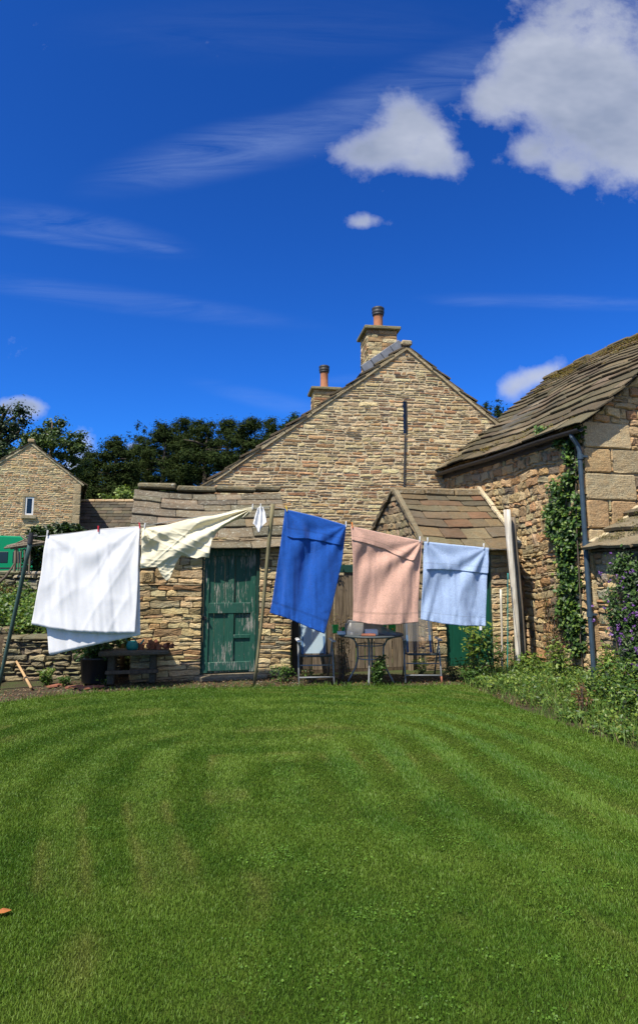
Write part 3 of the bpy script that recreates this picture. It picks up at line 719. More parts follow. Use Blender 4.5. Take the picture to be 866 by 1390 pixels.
low = empty('low_outbuilding', (-9.2, 26.75, .8), 0, 'low outbuilding with dark slate roof and pale ridge beyond the white sheet', 'outbuilding')
mb = MB(); e0 = on_y(75, 727, 26.75); tR = on_y(210, 681, 28.85); tL = on_y(90, 681, 28.85)
x0, x1 = e0[0]+9.2, tR[0]+9.2; rise = (tR[2]-e0[2]); run = 2.1; ang = math.atan2(rise, run); LL = math.hypot(rise, run)
F = Frame((x0, 0, e0[2]-.8), (1, 0, 0), (0, math.cos(ang), math.sin(ang))); slate_roof(mb, F, x1-x0, [LL/11]*11, (.28, .4), [((.10, .09, .07), 3), ((.13, .11, .09), 2), ((.08, .075, .065), 2)], 91, thick=.015, lap=.04, rough=.004, ragged=.004)
rf = mb.build('roof', [M['slab_dark'], M['slab_dark']], low)
mb = MB(); z = tR[2]-.8; u = x0
while u < x1: mb.box(u+.004, u+.44, run-.1, run+.12, z-.01, z+.1, (.55, .42, .28), 0, bev=.02, jit=.006); u += .445
mb.build('ridge_tiles', [M['stone_far']], rf)
mb = MB(); F = Frame((x0+.1, .12, -.3), (1, 0, 0), (0, 0, 1)); stone_wall(mb, F, [(0, 0), (x1-x0-.2, 0), (x1-x0-.2, e0[2]-.5), (0, e0[2]-.5)], [], (.1, .2), (.2, .5), PAL_TAN, 92, thick=.3); mb.build('wall', [M['mortar'], M['stone']], low)
mb = MB(); mb.box(x0+.1, x1-.1, 3.9, 4.2, -.3, e0[2]-.8, (.36, .28, .18)); mb.build('wall', [M['stone']], low)
F = Frame((x1, 2*run, e0[2]-.8), (-1, 0, 0), (0, -math.cos(ang), math.sin(ang)))
mb = MB(); slate_roof(mb, F, x1-x0, [LL/8]*8, (.3, .4), PAL_BSLAB, 93, thick=.015); mb.build('roof', [M['slab_dark'], M['slab_dark']], low)
# ================================================================== GROUND
def gz(x, y):
    """terrain height"""
    x = np.asarray(x, float); y = np.asarray(y, float)
    t = np.clip((y-10.02)/.15, 0, 1)*np.clip((-3.05-x)/.25, 0, 1)
    bank = .60+np.clip((y-10.1)/2.6, 0, 1)*.45-np.clip((y-13.3)/4, 0, 1)*.55
    far = np.clip((y-17)/60, 0, 1)*3.0
    return t*(bank-0)+np.clip((y-17)/6, 0, 1)*(.3)*(1-t*.4)+far+.012*np.sin(x*1.3+.5)*np.cos(y*.9)*(y < 9)
def grid_mesh(name, xs, ys, zf, mat, keep=None, dz=0.0):
    X, Y = np.meshgrid(xs, ys); Z = zf(X, Y)+dz; nx = len(xs); ny = len(ys)
    V = np.stack([X.ravel(), Y.ravel(), Z.ravel()], 1)
    i, j = np.meshgrid(np.arange(nx-1), np.arange(ny-1)); a = (j*nx+i).ravel()
    Fq = np.stack([a, a+1, a+nx+1, a+nx], 1)
    if keep is not None:
        c = V[Fq].mean(1); Fq = Fq[keep(c[:, 0], c[:, 1])]
    o = np_mesh(name, V, Fq, np.ones((len(Fq), 3)), mat, None, True); return o
m, nt, out = new_mat('earth_and_field'); g = G(nt); v = g.obj()
n1 = g.noise(v, 6, 6, .7); n2 = g.noise(v, 60, 4, .7); n3 = g.noise(v, 1.2, 4)
soil = g.mix(g.ramp(n2, [(.3, 0.0), (.7, 1.0)]), (.035, .026, .017), (.12, .088, .058))
soil = g.mix(g.ramp(n1, [(.45, 0.0), (.62, 1.0)]), soil, (.07, .06, .035))
fld = g.mix(n1, (.03, .07, .015), (.07, .12, .03))
sepr = g.n('ShaderNodeSeparateXYZ'); g.l(v, sepr.inputs[0])
f = g.m('MULTIPLY', g.m('SUBTRACT', sepr.outputs[1], 10.2), 1.0, clamp=True)
gcol = g.mix(g.m('MAXIMUM', f, g.ramp(n3, [(.5, 0.0), (.62, .5)])), soil, fld)
g.bsdf(out, gcol, .95, g.bump(g.m('ADD', n1, g.m('MULTIPLY', n2, .6)), .9, .03), .1)
M['earth'] = m
xs = np.unique(np.concatenate([np.linspace(-400, -30, 20), np.linspace(-30, -8, 30), np.linspace(-8, 8, 161), np.linspace(8, 30, 20), np.linspace(30, 400, 20)]))
ys = np.unique(np.concatenate([np.linspace(-60, 0, 12), np.linspace(0, 9.9, 60), np.linspace(9.9, 10.3, 9), np.linspace(10.3, 14, 38), np.linspace(14, 40, 40), np.linspace(40, 700, 30)]))
tag(grid_mesh('ground', xs, ys, lambda x, y: gz(x, y)-.02, M['earth']), kind='structure')
# far wooded hill behind everything
xs = np.linspace(-260, 260, 60); ys = np.linspace(70, 330, 30)
hill = lambda x, y: 3.0+np.clip((y-90)/160, 0, 1)**1*16+2.5*np.sin(x*.03)*np.clip((y-90)/100, 0, 1)
m, nt, out = new_mat('wooded_hill'); g = G(nt); v = g.obj(); n = g.noise(v, .25, 6, .7)
g.bsdf(out, g.mix(n, (.012, .03, .01), (.04, .07, .02)), .95, g.bump(n, 1, 2), .1)
tag(grid_mesh('hill', xs, ys, hill, m), kind='structure')

# lawn outline (from its visible edge)
edge = [(-40, 962), (0, 956), (60, 947), (130, 941), (270, 935), (433, 932), (560, 932), (632, 931), (655, 940), (700, 961), (740, 974), (790, 992), (866, 1021)]
EP = [tuple(on_z(x, y, 0)[:2]) for x, y in edge]
LAWN = [(-9, 6.4)]+EP+[(3.6, 4.4), (4.6, 2.6), (5, -4), (-9, -4)]
LP_ = np.array(LAWN)
def inside(x, y, P=LP_):
    c = np.zeros(np.shape(x), bool); n = len(P)
    for i in range(n):
        x0, y0 = P[i]; x1, y1 = P[(i+1) % n]
        if y0 == y1: continue
        t = ((y0 > y) != (y1 > y)) & (x < (x1-x0)*(y-y0)/(y1-y0)+x0); c ^= t
    return c
rng = np.random.default_rng(3)
_N = rng.random((6, 4))
def vnoise(x, y, s, seed):
    """smooth value noise"""
    g_ = np.random.default_rng(seed).random((64, 64)); x = np.asarray(x)*s+100; y = np.asarray(y)*s+100
    i = np.floor(x).astype(int); j = np.floor(y).astype(int); fx = x-i; fy = y-j; fx = fx*fx*(3-2*fx); fy = fy*fy*(3-2*fy)
    a = g_[i % 64, j % 64]; b = g_[(i+1) % 64, j % 64]; c = g_[i % 64, (j+1) % 64]; d = g_[(i+1) % 64, (j+1) % 64]
    return (a*(1-fx)+b*fx)*(1-fy)+(c*(1-fx)+d*fx)*fy
def mow(x, y):
    """distance in from the mowing boundary: rounded rectangle loops"""
    wx = x+.5*(vnoise(x, y, .45, 5)-.5); wy = y+.5*(vnoise(x, y, .45, 6)-.5)
    c_, s_ = math.cos(R(17)), math.sin(R(17)); uu = wx*c_+wy*s_; vv = -wx*s_+wy*c_
    vv = vv+.16*np.clip(2.8-uu, 0, 6)*np.clip((vv-3)/6, 0, 1)*-1.0+.28*np.clip(2.8-uu, 0, 6)*np.clip((vv-4)/5, 0, 1)*.0
    cx, cy, hx, hy, rr = 1.15, 2.2, 3.5, 6.4, 3.0
    px_ = np.abs(uu-cx)-(hx-rr); py_ = np.abs(vv-cy)-(hy-rr)
    d = np.hypot(np.maximum(px_, 0), np.maximum(py_, 0))+np.minimum(np.maximum(px_, py_), 0)-rr
    return -d
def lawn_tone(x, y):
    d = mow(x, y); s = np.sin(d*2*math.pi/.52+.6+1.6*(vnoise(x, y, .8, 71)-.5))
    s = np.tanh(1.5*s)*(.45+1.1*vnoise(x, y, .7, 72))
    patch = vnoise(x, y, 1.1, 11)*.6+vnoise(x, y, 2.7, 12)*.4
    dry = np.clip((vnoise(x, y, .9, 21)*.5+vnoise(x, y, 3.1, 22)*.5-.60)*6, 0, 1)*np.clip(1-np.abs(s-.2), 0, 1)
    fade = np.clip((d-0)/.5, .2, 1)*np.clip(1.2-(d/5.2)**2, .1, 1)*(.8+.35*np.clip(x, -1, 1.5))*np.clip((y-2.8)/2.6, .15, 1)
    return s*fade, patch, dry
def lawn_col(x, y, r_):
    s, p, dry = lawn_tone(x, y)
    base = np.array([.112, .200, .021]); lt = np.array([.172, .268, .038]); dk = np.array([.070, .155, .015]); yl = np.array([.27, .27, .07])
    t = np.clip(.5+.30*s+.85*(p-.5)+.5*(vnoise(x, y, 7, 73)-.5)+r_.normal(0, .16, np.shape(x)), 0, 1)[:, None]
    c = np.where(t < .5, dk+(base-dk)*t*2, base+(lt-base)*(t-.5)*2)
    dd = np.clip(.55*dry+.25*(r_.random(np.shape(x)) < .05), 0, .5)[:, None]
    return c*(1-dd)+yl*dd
# turf sheet
m, nt, out = new_mat('turf'); g = G(nt); v = g.obj(); n = g.noise(v, 70, 5, .7)
c = g.mix(1.0, g.attr(), g.ramp(n, [(.3, .35), (.7, 1.0)]), 'MULTIPLY'); g.bsdf(out, c, .95, g.bump(n, 1, .03), .1); M['turf'] = m
xs = np.arange(-9, 5.01, .06); ys = np.arange(-4, 9.6, .06); X, Y = np.meshgrid(xs, ys)
V = np.stack([X.ravel(), Y.ravel(), (gz(X, Y)+.004).ravel()], 1); nx = len(xs)
i, j = np.meshgrid(np.arange(nx-1), np.arange(len(ys)-1)); a = (j*nx+i).ravel(); Fq = np.stack([a, a+1, a+nx+1, a+nx], 1); c = V[Fq].mean(1)
k = inside(c[:, 0], c[:, 1]); Fq = Fq[k]; c = c[k]
tag(np_mesh('lawn', V, Fq, lawn_col(c[:, 0], c[:, 1], rng)*.55, M['turf'], None, True), kind='structure')

def blades(name, x, y, z, h, w, col, lean=.4, bias=None, mat='grass'):
    n = len(x); a = rng.random(n)*2*math.pi; b = rng.random(n)*2*math.pi
    L = h*lean*rng.random(n)
    lx_, ly_ = L*np.cos(b), L*np.sin(b)
    if bias is not None: lx_ = lx_+bias[0]*h; ly_ = ly_+bias[1]*h
    dx, dy = np.cos(a)*w/2, np.sin(a)*w/2
    p0 = np.stack([x-dx, y-dy, z-.004], 1); p1 = np.stack([x+dx, y+dy, z-.004], 1)
    p2 = np.stack([x+dx*.7+lx_*.4, y+dy*.7+ly_*.4, z+h*.6], 1); p3 = np.stack([x-dx*.7+lx_*.4, y-dy*.7+ly_*.4, z+h*.6], 1)
    p4 = np.stack([x+lx_+dx*.1, y+ly_+dy*.1, z+h*.95], 1); p5 = np.stack([x+lx_-dx*.1, y+ly_-dy*.1, z+h*.95], 1)
    V = np.stack([p0, p1, p2, p3, p4, p5], 1).reshape(-1, 3); o = np.arange(n)*6
    Fq = np.concatenate([np.stack([o, o+1, o+2, o+3], 1), np.stack([o+3, o+2, o+4, o+5], 1)])
    return np_mesh(name, V, Fq, np.concatenate([col, col]), M[mat])
# lawn blades: density falls with distance
bx, by = [], []
for (y0, y1, dens) in ((2.15, 3.2, 34000), (3.2, 4.4, 24000), (4.4, 6.2, 14000), (6.2, 9.6, 8500)):
    hw = y1*.58+.5; N_ = int(dens*2*hw*(y1-y0)); bx.append(rng.uniform(-hw, hw, N_)); by.append(rng.uniform(y0, y1, N_))
bx = np.concatenate(bx); by = np.concatenate(by); k = inside(bx, by)&(bx < 4.6); bx = bx[k]; by = by[k]
s_, p_, d_ = lawn_tone(bx, by)
h = (.009+.009*rng.random(len(bx))+.010*np.clip(p_-.45, 0, 1)-.004*d_)*(1-.2*s_)*(.85+.03*by)
# ragged rough edge along the lawn border
w = (.0014+.0007*by)*rng.uniform(.8, 1.3, len(bx))
# mower passes push the blades away from / towards the viewer
eps = .05; gx = (mow(bx+eps, by)-mow(bx-eps, by))/(2*eps); gy = (mow(bx, by+eps)-mow(bx, by-eps))/(2*eps)
tx, ty = -gy, gx; bias = (tx*s_*.4, ty*s_*.4)
x_, y_ = rng.uniform(-4.6, 3.6, 60000), rng.uniform(5.5, 9.7, 60000)
e1_, e2_ = inside(x_, y_), inside(x_, y_+.10)&inside(x_+.10, y_+.05); k_ = e1_&~e2_; k2_ = inside(x_, y_-.12+.1*rng.random(60000))&~e1_; k_ = (k_|k2_); x_, y_ = x_[k_], y_[k_]
tag(blades('edge_grass', x_, y_, gz(x_, y_), .03+.06*rng.random(len(x_))**2, .007*np.ones(len(x_)), lawn_col(x_, y_, rng)*.9, 1.0), kind='stuff')
tag(blades('grass', bx, by, gz(bx, by)+.004, h, w, lawn_col(bx, by, rng), .9, bias), kind='stuff')

# ------------------------------------------------------------------ leaves
def leaves(name, P, size, pal, mat='leaf', parent=None, aspect=.62, up=.5, seed=0, jit=.25, sizes=None, outward=None, droop=0.0):
    """P (n,3) points -> folded leaf quads"""
    r_ = np.random.default_rng(seed+17); n = len(P); P = np.asarray(P)
    nrm = r_.normal(0, 1, (n, 3)); nrm /= np.linalg.norm(nrm, axis=1)[:, None]; nrm[:, 2] = np.abs(nrm[:, 2])
    nrm = nrm*(1-up)+np.array([0, -.35, .9])*up
    if outward is not None: nrm = nrm+outward*.8
    nrm /= np.linalg.norm(nrm, axis=1)[:, None]
    a = r_.normal(0, 1, (n, 3)); t = a-(a*nrm).sum(1)[:, None]*nrm; t[:, 2] -= droop; t /= np.linalg.norm(t, axis=1)[:, None]; b = np.cross(nrm, t)
    s = (size if sizes is None else sizes)*r_.uniform(1-jit*1.6, 1+jit*1.6, n); s = s[:, None]
    p0 = P-t*s*.5; p1 = P+b*s*aspect*.5+nrm*s*.12; p2 = P+t*s*.55; p3 = P-b*s*aspect*.5+nrm*s*.12
    V = np.stack([p0, p1, p2, p3], 1).reshape(-1, 3); o = np.arange(n)*4
    F = np.concatenate([np.stack([o, o+1, o+2], 1), np.stack([o, o+2, o+3], 1)])
    pc = np.array([c for c, w in pal]); pw = np.array([w for c, w in pal], float); pw /= pw.sum()
    c = pc[r_.choice(len(pc), n, p=pw)]*r_.uniform(.75, 1.25, (n, 1))
    return np_mesh(name, V, F, np.concatenate([c, c]), M[mat], parent)
GREEN = [((.05, .11, .018), 5), ((.075, .15, .025), 3), ((.035, .08, .015), 3), ((.12, .19, .04), 1)]
GREEN_Y = [((.13, .20, .03), 4), ((.19, .25, .045), 3), ((.07, .13, .02), 3)]
DARKG = [((.018, .038, .012), 5), ((.03, .055, .016), 3), ((.012, .028, .009), 3)]
PINE = [((.028, .046, .012), 5), ((.042, .062, .016), 3), ((.018, .030, .009), 3), ((.06, .075, .02), .6)]
DECID = [((.045, .085, .018), 5), ((.075, .12, .025), 3), ((.03, .06, .013), 4), ((.11, .15, .04), 1)]
DRYP = [((.25, .17, .07), 4), ((.15, .11, .05), 3), ((.08, .11, .03), 3)]
# ================================================================== TREES
def crown_points(kind, R0, z0, z1, n, seed):
    r_ = np.random.default_rng(seed); P = []
    H = z1-z0
    if kind == 'pine':
        nc = 90; cl = []
        for i in range(nc):
            f = (i+.5)/nc; z = z0+H*f
            env = R0*(1-f**2.2)**.7*(.7+.45*r_.random())
            a = r_.random()*6.28; q = env*r_.uniform(.25, .95)
            cl.append((q*math.cos(a), q*math.sin(a), z+r_.normal(0, .2), r_.uniform(.32, .62)+env*.1, .5))
        cl.append((r_.normal(0, .2), 0, z1-.25, .28, 1.1)); cl.append((r_.normal(0, .3), 0, z1-.7, .5, .8))
        for i in range(16): cl.append((r_.normal(0, R0*.4), r_.normal(0, R0*.3), z1-abs(r_.normal(0, .7))-.15, .2, 2.2))
    else:
        nc = 80; cl = []
        for i in range(nc):
            v = r_.normal(0, 1, 3); v /= np.linalg.norm(v); q = r_.uniform(.45, .95)
            k = R0*(.85+.3*r_.random())
            cl.append((v[0]*k*q, v[1]*k*q, (z0+z1)/2+v[2]*H/2*q*.95, R0*r_.uniform(.13, .26), .75))
    w = np.array([c[3]**2 for c in cl]); w /= w.sum(); idx = r_.choice(len(cl), n, p=w); C = np.array(cl)[idx]
    v = r_.normal(0, 1, (n, 3)); v /= np.linalg.norm(v, axis=1)[:, None]; q = np.abs(r_.normal(0, .62, n))
    return np.stack([C[:, 0]+v[:, 0]*C[:, 3]*q, C[:, 1]+v[:, 1]*C[:, 3]*q, C[:, 2]+v[:, 2]*C[:, 3]*C[:, 4]*q], 1), v
def tree(name, label, x, y, top, R0, bottom, kind, pal, n, leaf, seed, group=None, cat='tree'):
    zb = float(gz(x, y))-.1; t = empty(name, (x, y, zb), 0, label, cat, group); r = random.Random(seed)
    H = top-zb; zb0 = bottom-zb
    mb = MB(); lean = (r.uniform(-.3, .3), r.uniform(-.3, .3))
    tr = .022*H+.08
    mb.tube([(0, 0, 0), (lean[0]*.3, lean[1]*.3, H*.3), (lean[0]*.6, lean[1]*.6, H*.6), (lean[0], lean[1], H*.93)], [tr, tr*.75, tr*.5, tr*.12], 8)
    for i in range(12):
        f = r.uniform(max(.15, zb0/H), .85); a = r.random()*6.28; L = R0*(1-f*.6)*r.uniform(.6, .95)
        p = np.array((lean[0]*f, lean[1]*f, H*f)); q = p+np.array((math.cos(a)*L, math.sin(a)*L, L*(.15 if kind == 'pine' else .7)))
        mb.tube([p, (p+q)/2+np.array((0, 0, .1)), q], [tr*.35, tr*.22, tr*.06], 6)
    mb.build('trunk', [M['bark']], t, True)
    P, o = crown_points(kind, R0, zb0, H, n, seed)
    leaves('crown', P, leaf, pal, 'needle' if kind == 'pine' else 'leaf', t, .3 if kind == 'pine' else .7, .2, seed, outward=o)
    return t
def at(px, Y): return on_y(px, 775, Y)[0]
def topz(px, py, Y): return on_y(px, py, Y)[2]
pines = [(112, 622, 44, 1.3, 'dark pine at the far left end of the row, beyond the cottage roof'), (150, 600, 40, 2.0, 'dark pine whose broad crown rises above the pale leafy shrub'), (184, 602, 46, 2.5, 'lower rounded dark pine where the treeline dips, above the shed roof end'),
         (213, 577, 43, 2.8, 'dark pine at the first high rise of the treeline, above the shed ridge'), (243, 571, 47, 2.8, 'dark pine second from the high rise of the treeline'), (272, 577, 41, 2.9, 'dark pine over the middle of the shed ridge'),
         (303, 571, 48, 3.0, 'dark pine rising just above the foot of the farmhouse roof'), (336, 574, 42, 2.8, 'dark pine behind the lower farmhouse roof slope'), (368, 572, 50, 3.0, 'dark pine behind the middle of the farmhouse roof slope')]
for i, (px, py, Y, R0, lb) in enumerate(pines):
    tree('pine_tree', lb, at(px, Y), Y, topz(px, py, Y), R0*1.22, topz(px, 700, Y), 'pine', PINE, 40000, .18, 100+i, 'dark pines behind the sheds')
tree('pine_tree', 'lighter green spiky pine touching the farmhouse roof below the small chimney', at(398, 52), 52, topz(398, 566, 52), 1.7, topz(398, 620, 52), 'pine', [((.04, .07, .02), 3), ((.02, .04, .014), 3)], 5000, .26, 120, 'dark pines behind the sheds')
for i, (px, py, Y) in enumerate([(668, 548, 62), (684, 552, 60), (655, 556, 66)]):
    tree('pine_tree', ['spiky pine tip showing in the notch between farmhouse and barn roofs', 'pine tip nearest the barn roof in the notch of sky', 'pine tip nearest the farmhouse verge in the notch of sky'][i], at(px, Y), Y, topz(px, py, Y), 1.6, topz(px, 660, Y), 'pine', [((.03, .05, .02), 3), ((.02, .04, .014), 3)], 4500, .26, 130+i, 'pines seen between the roofs')
tree('broadleaf_tree', 'tall dark leafy tree at the left edge, behind the cottage', at(-12, 36), 36, topz(0, 533, 36), 2.9, topz(0, 690, 36), 'leafy', DARKG+[((.05, .09, .02), 2)], 22000, .15, 140, 'leafy trees behind the cottage')
tree('broadleaf_tree', 'sunlit leafy tree rising over the right slope of the cottage roof', at(62, 34), 34, topz(64, 560, 34), 1.9, topz(62, 670, 34), 'leafy', DECID, 17000, .14, 141, 'leafy trees behind the cottage')
tree('feathery_shrub', 'pale yellow green feathery shrub above the dark outbuilding roof', at(168, 33), 33, topz(165, 655, 33), 1.3, topz(165, 720, 33), 'leafy', GREEN_Y, 6000, .13, 150, cat='shrub')

# ================================================================== YARD, LEFT: dry stone walls and bank
def dry_wall(name, label, x0, x1, y0, y1, z0, z1, seed, rh, rw, thick=.4, pal=PAL_DRY, cat='wall', proud=.05, gap=.02):
    L = math.hypot(x1-x0, y1-y0); e = empty(name, (x0, y0, z0), math.atan2(y1-y0, x1-x0), label, cat)
    mb = MB(); stone_wall(mb, Frame((0, 0, 0), (1, 0, 0), (0, 0, 1)), [(0, 0), (L, 0), (L, z1-z0), (0, z1-z0)], [], rh, rw, pal, seed, gap=gap, proud=proud, thick=thick, rough=.03, bev=.022, wob=.03)
    mb.build('wall', [M['mortar_dark'], M['stone']], e)
    mb = MB(); u = 0; r = random.Random(seed)
    while u < L:
        w = r.uniform(.25, .5); mb.box(u+.006, min(L, u+w)-.006, -.05, thick, z1-z0-.0, z1-z0+r.uniform(.05, .09), pick(pal, r), 0, bev=.02, jit=.015); u += w
    mb.build('coping', [M['slab_moss']], e); return e
dry_wall('dry_stone_wall', 'mossy dry stone retaining wall below the bank, behind the potted fern', -4.72, -3.02, 9.82, 10.0, -.05, .56, 201, (.05, .11), (.14, .4), .35)
dry_wall('dry_stone_wall', 'set back dry stone wall in the dark recess at the left edge', -9.0, -4.8, 10.35, 10.35, -.05, .62, 202, (.07, .15), (.2, .4), .35)
dry_wall('boulder_wall', 'rough wall of large pale boulders on top of the bank', -9.5, -3.2, 12.8, 13.0, .9, 1.52, 203, (.18, .34), (.25, .5), .5, [((.3, .29, .24), 4), ((.2, .2, .15), 3), ((.36, .33, .27), 2)], proud=.1, gap=.03)
# stone step blocks at the left edge
e = empty('stone_step', (-4.95, 9.35, 0), R(4), 'low stone step of stacked flat slabs at the left edge', 'step')
mb = MB()
for (a, b, z0, z1, c) in ((-.7, .17, 0, .1, (.24, .21, .15)), (-.75, .12, .1, .17, (.3, .26, .19)), (-.7, .17, .24, .31, (.26, .24, .18)), (-.72, .2, .31, .37, (.4, .3, .2))):
    mb.box(a, b, -.2, .6, z0, z1-.008, c, 0, bev=.02, jit=.012)
mb.box(-.6, .1, 0, .5, .16, .245, (.05, .045, .04), 0); mb.build('slab', [M['stone']], e)
# timber handle leaning by the wall
mb = MB(); a = on_y(23, 898, 9.7); b = on_z(43, 934, .02); mb.tube([a, (a+b)/2+np.array((0, 0, .004)), b], [.017, .018, .019], 10)
tag(mb.build('timber_stake', [M['wood_raw']], None, True), 'short pale timber stake leaning near the left stone step', 'stake')
# plants on the bank
def scatter(poly, n, seed, zf=gz):
    r_ = np.random.default_rng(seed); P = np.array(poly); lo = P.min(0); hi = P.max(0); X = []; 
    x = r_.uniform(lo[0], hi[0], n*3); y = r_.uniform(lo[1], hi[1], n*3); k = inside(x, y, P); return x[k][:n], y[k][:n]
def clumps(poly, nc, per, rad, hgt, seed):
    cx, cy = scatter(poly, nc, seed); r_ = np.random.default_rng(seed+1); nc = len(cx)
    rr = rad*r_.uniform(.6, 1.3, nc); hh = hgt*r_.uniform(.4, 1.25, nc); i = np.repeat(np.arange(nc), per); n = len(i)
    a = r_.random(n)*6.28; q = np.sqrt(r_.random(n)); f = r_.random(n)**.6
    x = cx[i]+rr[i]*q*np.cos(a); y = cy[i]+rr[i]*q*np.sin(a); z = gz(x, y)+hh[i]*f*np.sqrt(np.maximum(.1, 1-q*q*.8))
    return np.stack([x, y, z], 1)
P = clumps([(-6.5, 10.15), (-3.1, 10.15), (-3.1, 12.7), (-6.8, 12.7)], 150, 110, .28, .34, 301)
tag(leaves('bank_plants', P, .055, GREEN_Y+GREEN, seed=301, aspect=.8), kind='stuff')
P = clumps([(-9, 12.2), (-5.7, 12.2), (-5.7, 12.75), (-9, 12.75)], 40, 120, .25, .5, 303)
tag(leaves('dry_weeds', P, .06, DRYP, seed=303, aspect=.3, up=.1), kind='stuff')
# weeds along the foot of the walls
def weeds(x, y, rad, hgt, n, seed, pal, label, size=.04, name='weed', cat='plant', aspect=.6, stems=6, group=None, up=.45):
    e = empty(name, (x, y, float(gz(x, y))-.01), 0, label, cat, group); r_ = np.random.default_rng(seed)
    S = []; mb = MB()
    for i in range(stems):
        a = r_.random()*6.28; q = rad*r_.uniform(.1, .9); hh = hgt*r_.uniform(.55, 1.0); tip = np.array((q*math.cos(a), q*math.sin(a), hh)); b0 = tip*np.array((.25, .25, 0))
        mb.tube([b0, (b0+tip)/2+np.array((0, 0, hh*.12)), tip], [.005, .004, .002], 5); S.append((b0, tip, hh))
    mb.build('stem', [M['bark']], e)
    per = n//stems; P = []
    for b0, tip, hh in S:
        t = r_.random((per, 1))**.7; P.append(b0+(tip-b0)*t+np.array((0, 0, hh*.12))*np.sin(t*3.14)+r_.normal(0, rad*.22, (per, 3))*np.array((1, 1, .6)))
    P = np.concatenate(P); P[:, 2] = np.maximum(P[:, 2], .01)
    leaves('foliage', P, size, pal, 'leaf', e, aspect, up, seed); return e
def wpos(px, py): p = on_z(px, py, 0); return p[0], p[1]
for i, (px, py, rad, h_, n, lb, pal, sz) in enumerate([
    (64, 929, .16, .22, 420, 'small bright weed at the foot of the dry stone wall', GREEN_Y, .04),
    (88, 929, .12, .13, 220, 'low weed beside the terracotta shards at the wall foot', GREEN, .035),
    (140, 929, .1, .12, 160, 'tuft of weed in front of the black pot', GREEN_Y, .035),
    (383, 924, .2, .26, 420, 'weed patch between the clothes prop and the left chair', GREEN, .035),
    (418, 923, .14, .2, 200, 'reddish weed under the left recliner chair', DRYP+GREEN, .035),
    (510, 929, .19, .42, 1300, 'small bushy plant growing under the round table', GREEN, .033),
    (571, 915, .12, .26, 150, 'thin leafy weed under the right recliner chair', GREEN_Y, .04),
    (640, 925, .3, .3, 700, 'low nettles in front of the plain green door', GREEN, .045),
    (616, 922, .13, .2, 200, 'small weed at the threshold of the plain green door', DARKG+GREEN, .035),
    ]):
    x, y = wpos(px, py); weeds(x, y, rad, h_, n, 400+i, pal, lb, sz, group='weeds along the wall foot')
x, y = wpos(648, 918); weeds(x, y+.35, .33, .85, 330, 430, GREEN_Y, 'tall young plant with broad leaves before the plain green door', .085, 'leafy_plant', 'plant', .5, 9)
x, y = wpos(676, 915); weeds(x, y+.3, .3, .6, 500, 431, GREEN, 'leafy plant at the foot of the leaning posts', .055, 'leafy_plant', 'plant', .55, 8)

# leaf litter, crumbs and clover
x_ = rng.uniform(-4.4, 3.2, 9000); y_ = rng.uniform(8.0, 10.4, 9000); k_ = ~inside(x_, y_)&inside(x_, y_-1.3); x_, y_ = x_[k_], y_[k_]
tag(leaves('leaf_litter', np.stack([x_, y_, gz(x_, y_)-.008+.012*rng.random(len(x_))], 1), .028, [((.16, .09, .04), 3), ((.09, .055, .03), 4), ((.24, .17, .09), 1.5), ((.06, .09, .02), 2), ((.2, .18, .14), 1)], seed=610, up=.85), kind='stuff')
cx_ = np.concatenate([rng.uniform(-.4, 2.6, 120), rng.uniform(-2.6, 2.6, 60)]); cy_ = np.concatenate([rng.uniform(2.4, 6.0, 120), rng.uniform(2.4, 8.5, 60)]); k_ = inside(cx_, cy_); cx_, cy_ = cx_[k_], cy_[k_]
i_ = np.repeat(np.arange(len(cx_)), 34); sp_ = rng.uniform(.02, .07, len(cx_))[i_]; px2 = cx_[i_]+rng.normal(0, 1, len(i_))*sp_; py2 = cy_[i_]+rng.normal(0, 1, len(i_))*sp_
tag(leaves('clover', np.stack([px2, py2, gz(px2, py2)+.009+.010*rng.random(len(i_))], 1), .0095, [((.085, .18, .016), 3), ((.12, .22, .022), 2), ((.06, .13, .012), 3)], seed=611, up=.75, aspect=.95), kind='stuff')

# pot with fern-like conifer
px_, py_ = wpos(126, 929); e = empty('potted_fern', (px_, py_+.15, 0), 0, 'drooping green fern in a black pot below the white sheet', 'potted plant')
mb = MB(); mb.lathe((0, 0, 0), [(0, 0), (.17, 0), (.2, .02), (.235, .34), (.25, .34), (.25, .37), (.225, .37), (.22, .33), (0, .33)], 28); mb.build('pot', [M['black_plastic']], e, True)
r_ = np.random.default_rng(9); Pf = []; mb = MB()
for i in range(46):
    a = r_.random()*6.28; L = r_.uniform(.25, .48); up_ = r_.uniform(.1, .42); t = np.linspace(0, 1, 26)[:, None]
    d = np.array((math.cos(a), math.sin(a), 0)); pth = np.array((0, 0, .36))+d*t*L+np.array((0, 0, 1))*(up_*np.sin(t*2.2)-.28*L*t**2)
    mb.tube(pth[::5], .004, 4); 
    side = np.array((-d[1], d[0], 0)); k = (1-t)*.09+.015
    for s_ in (-1, 1): Pf.append(pth+side*k*s_*r_.uniform(.4, 1, (26, 1))+r_.normal(0, .01, (26, 3)))
    Pf.append(pth)
mb.build('stem', [M['bark']], e); leaves('foliage', np.concatenate(Pf), .05, [((.045, .11, .02), 4), ((.08, .16, .03), 2), ((.02, .06, .015), 2)], 'leaf', e, .35, .4, 9, droop=.4)

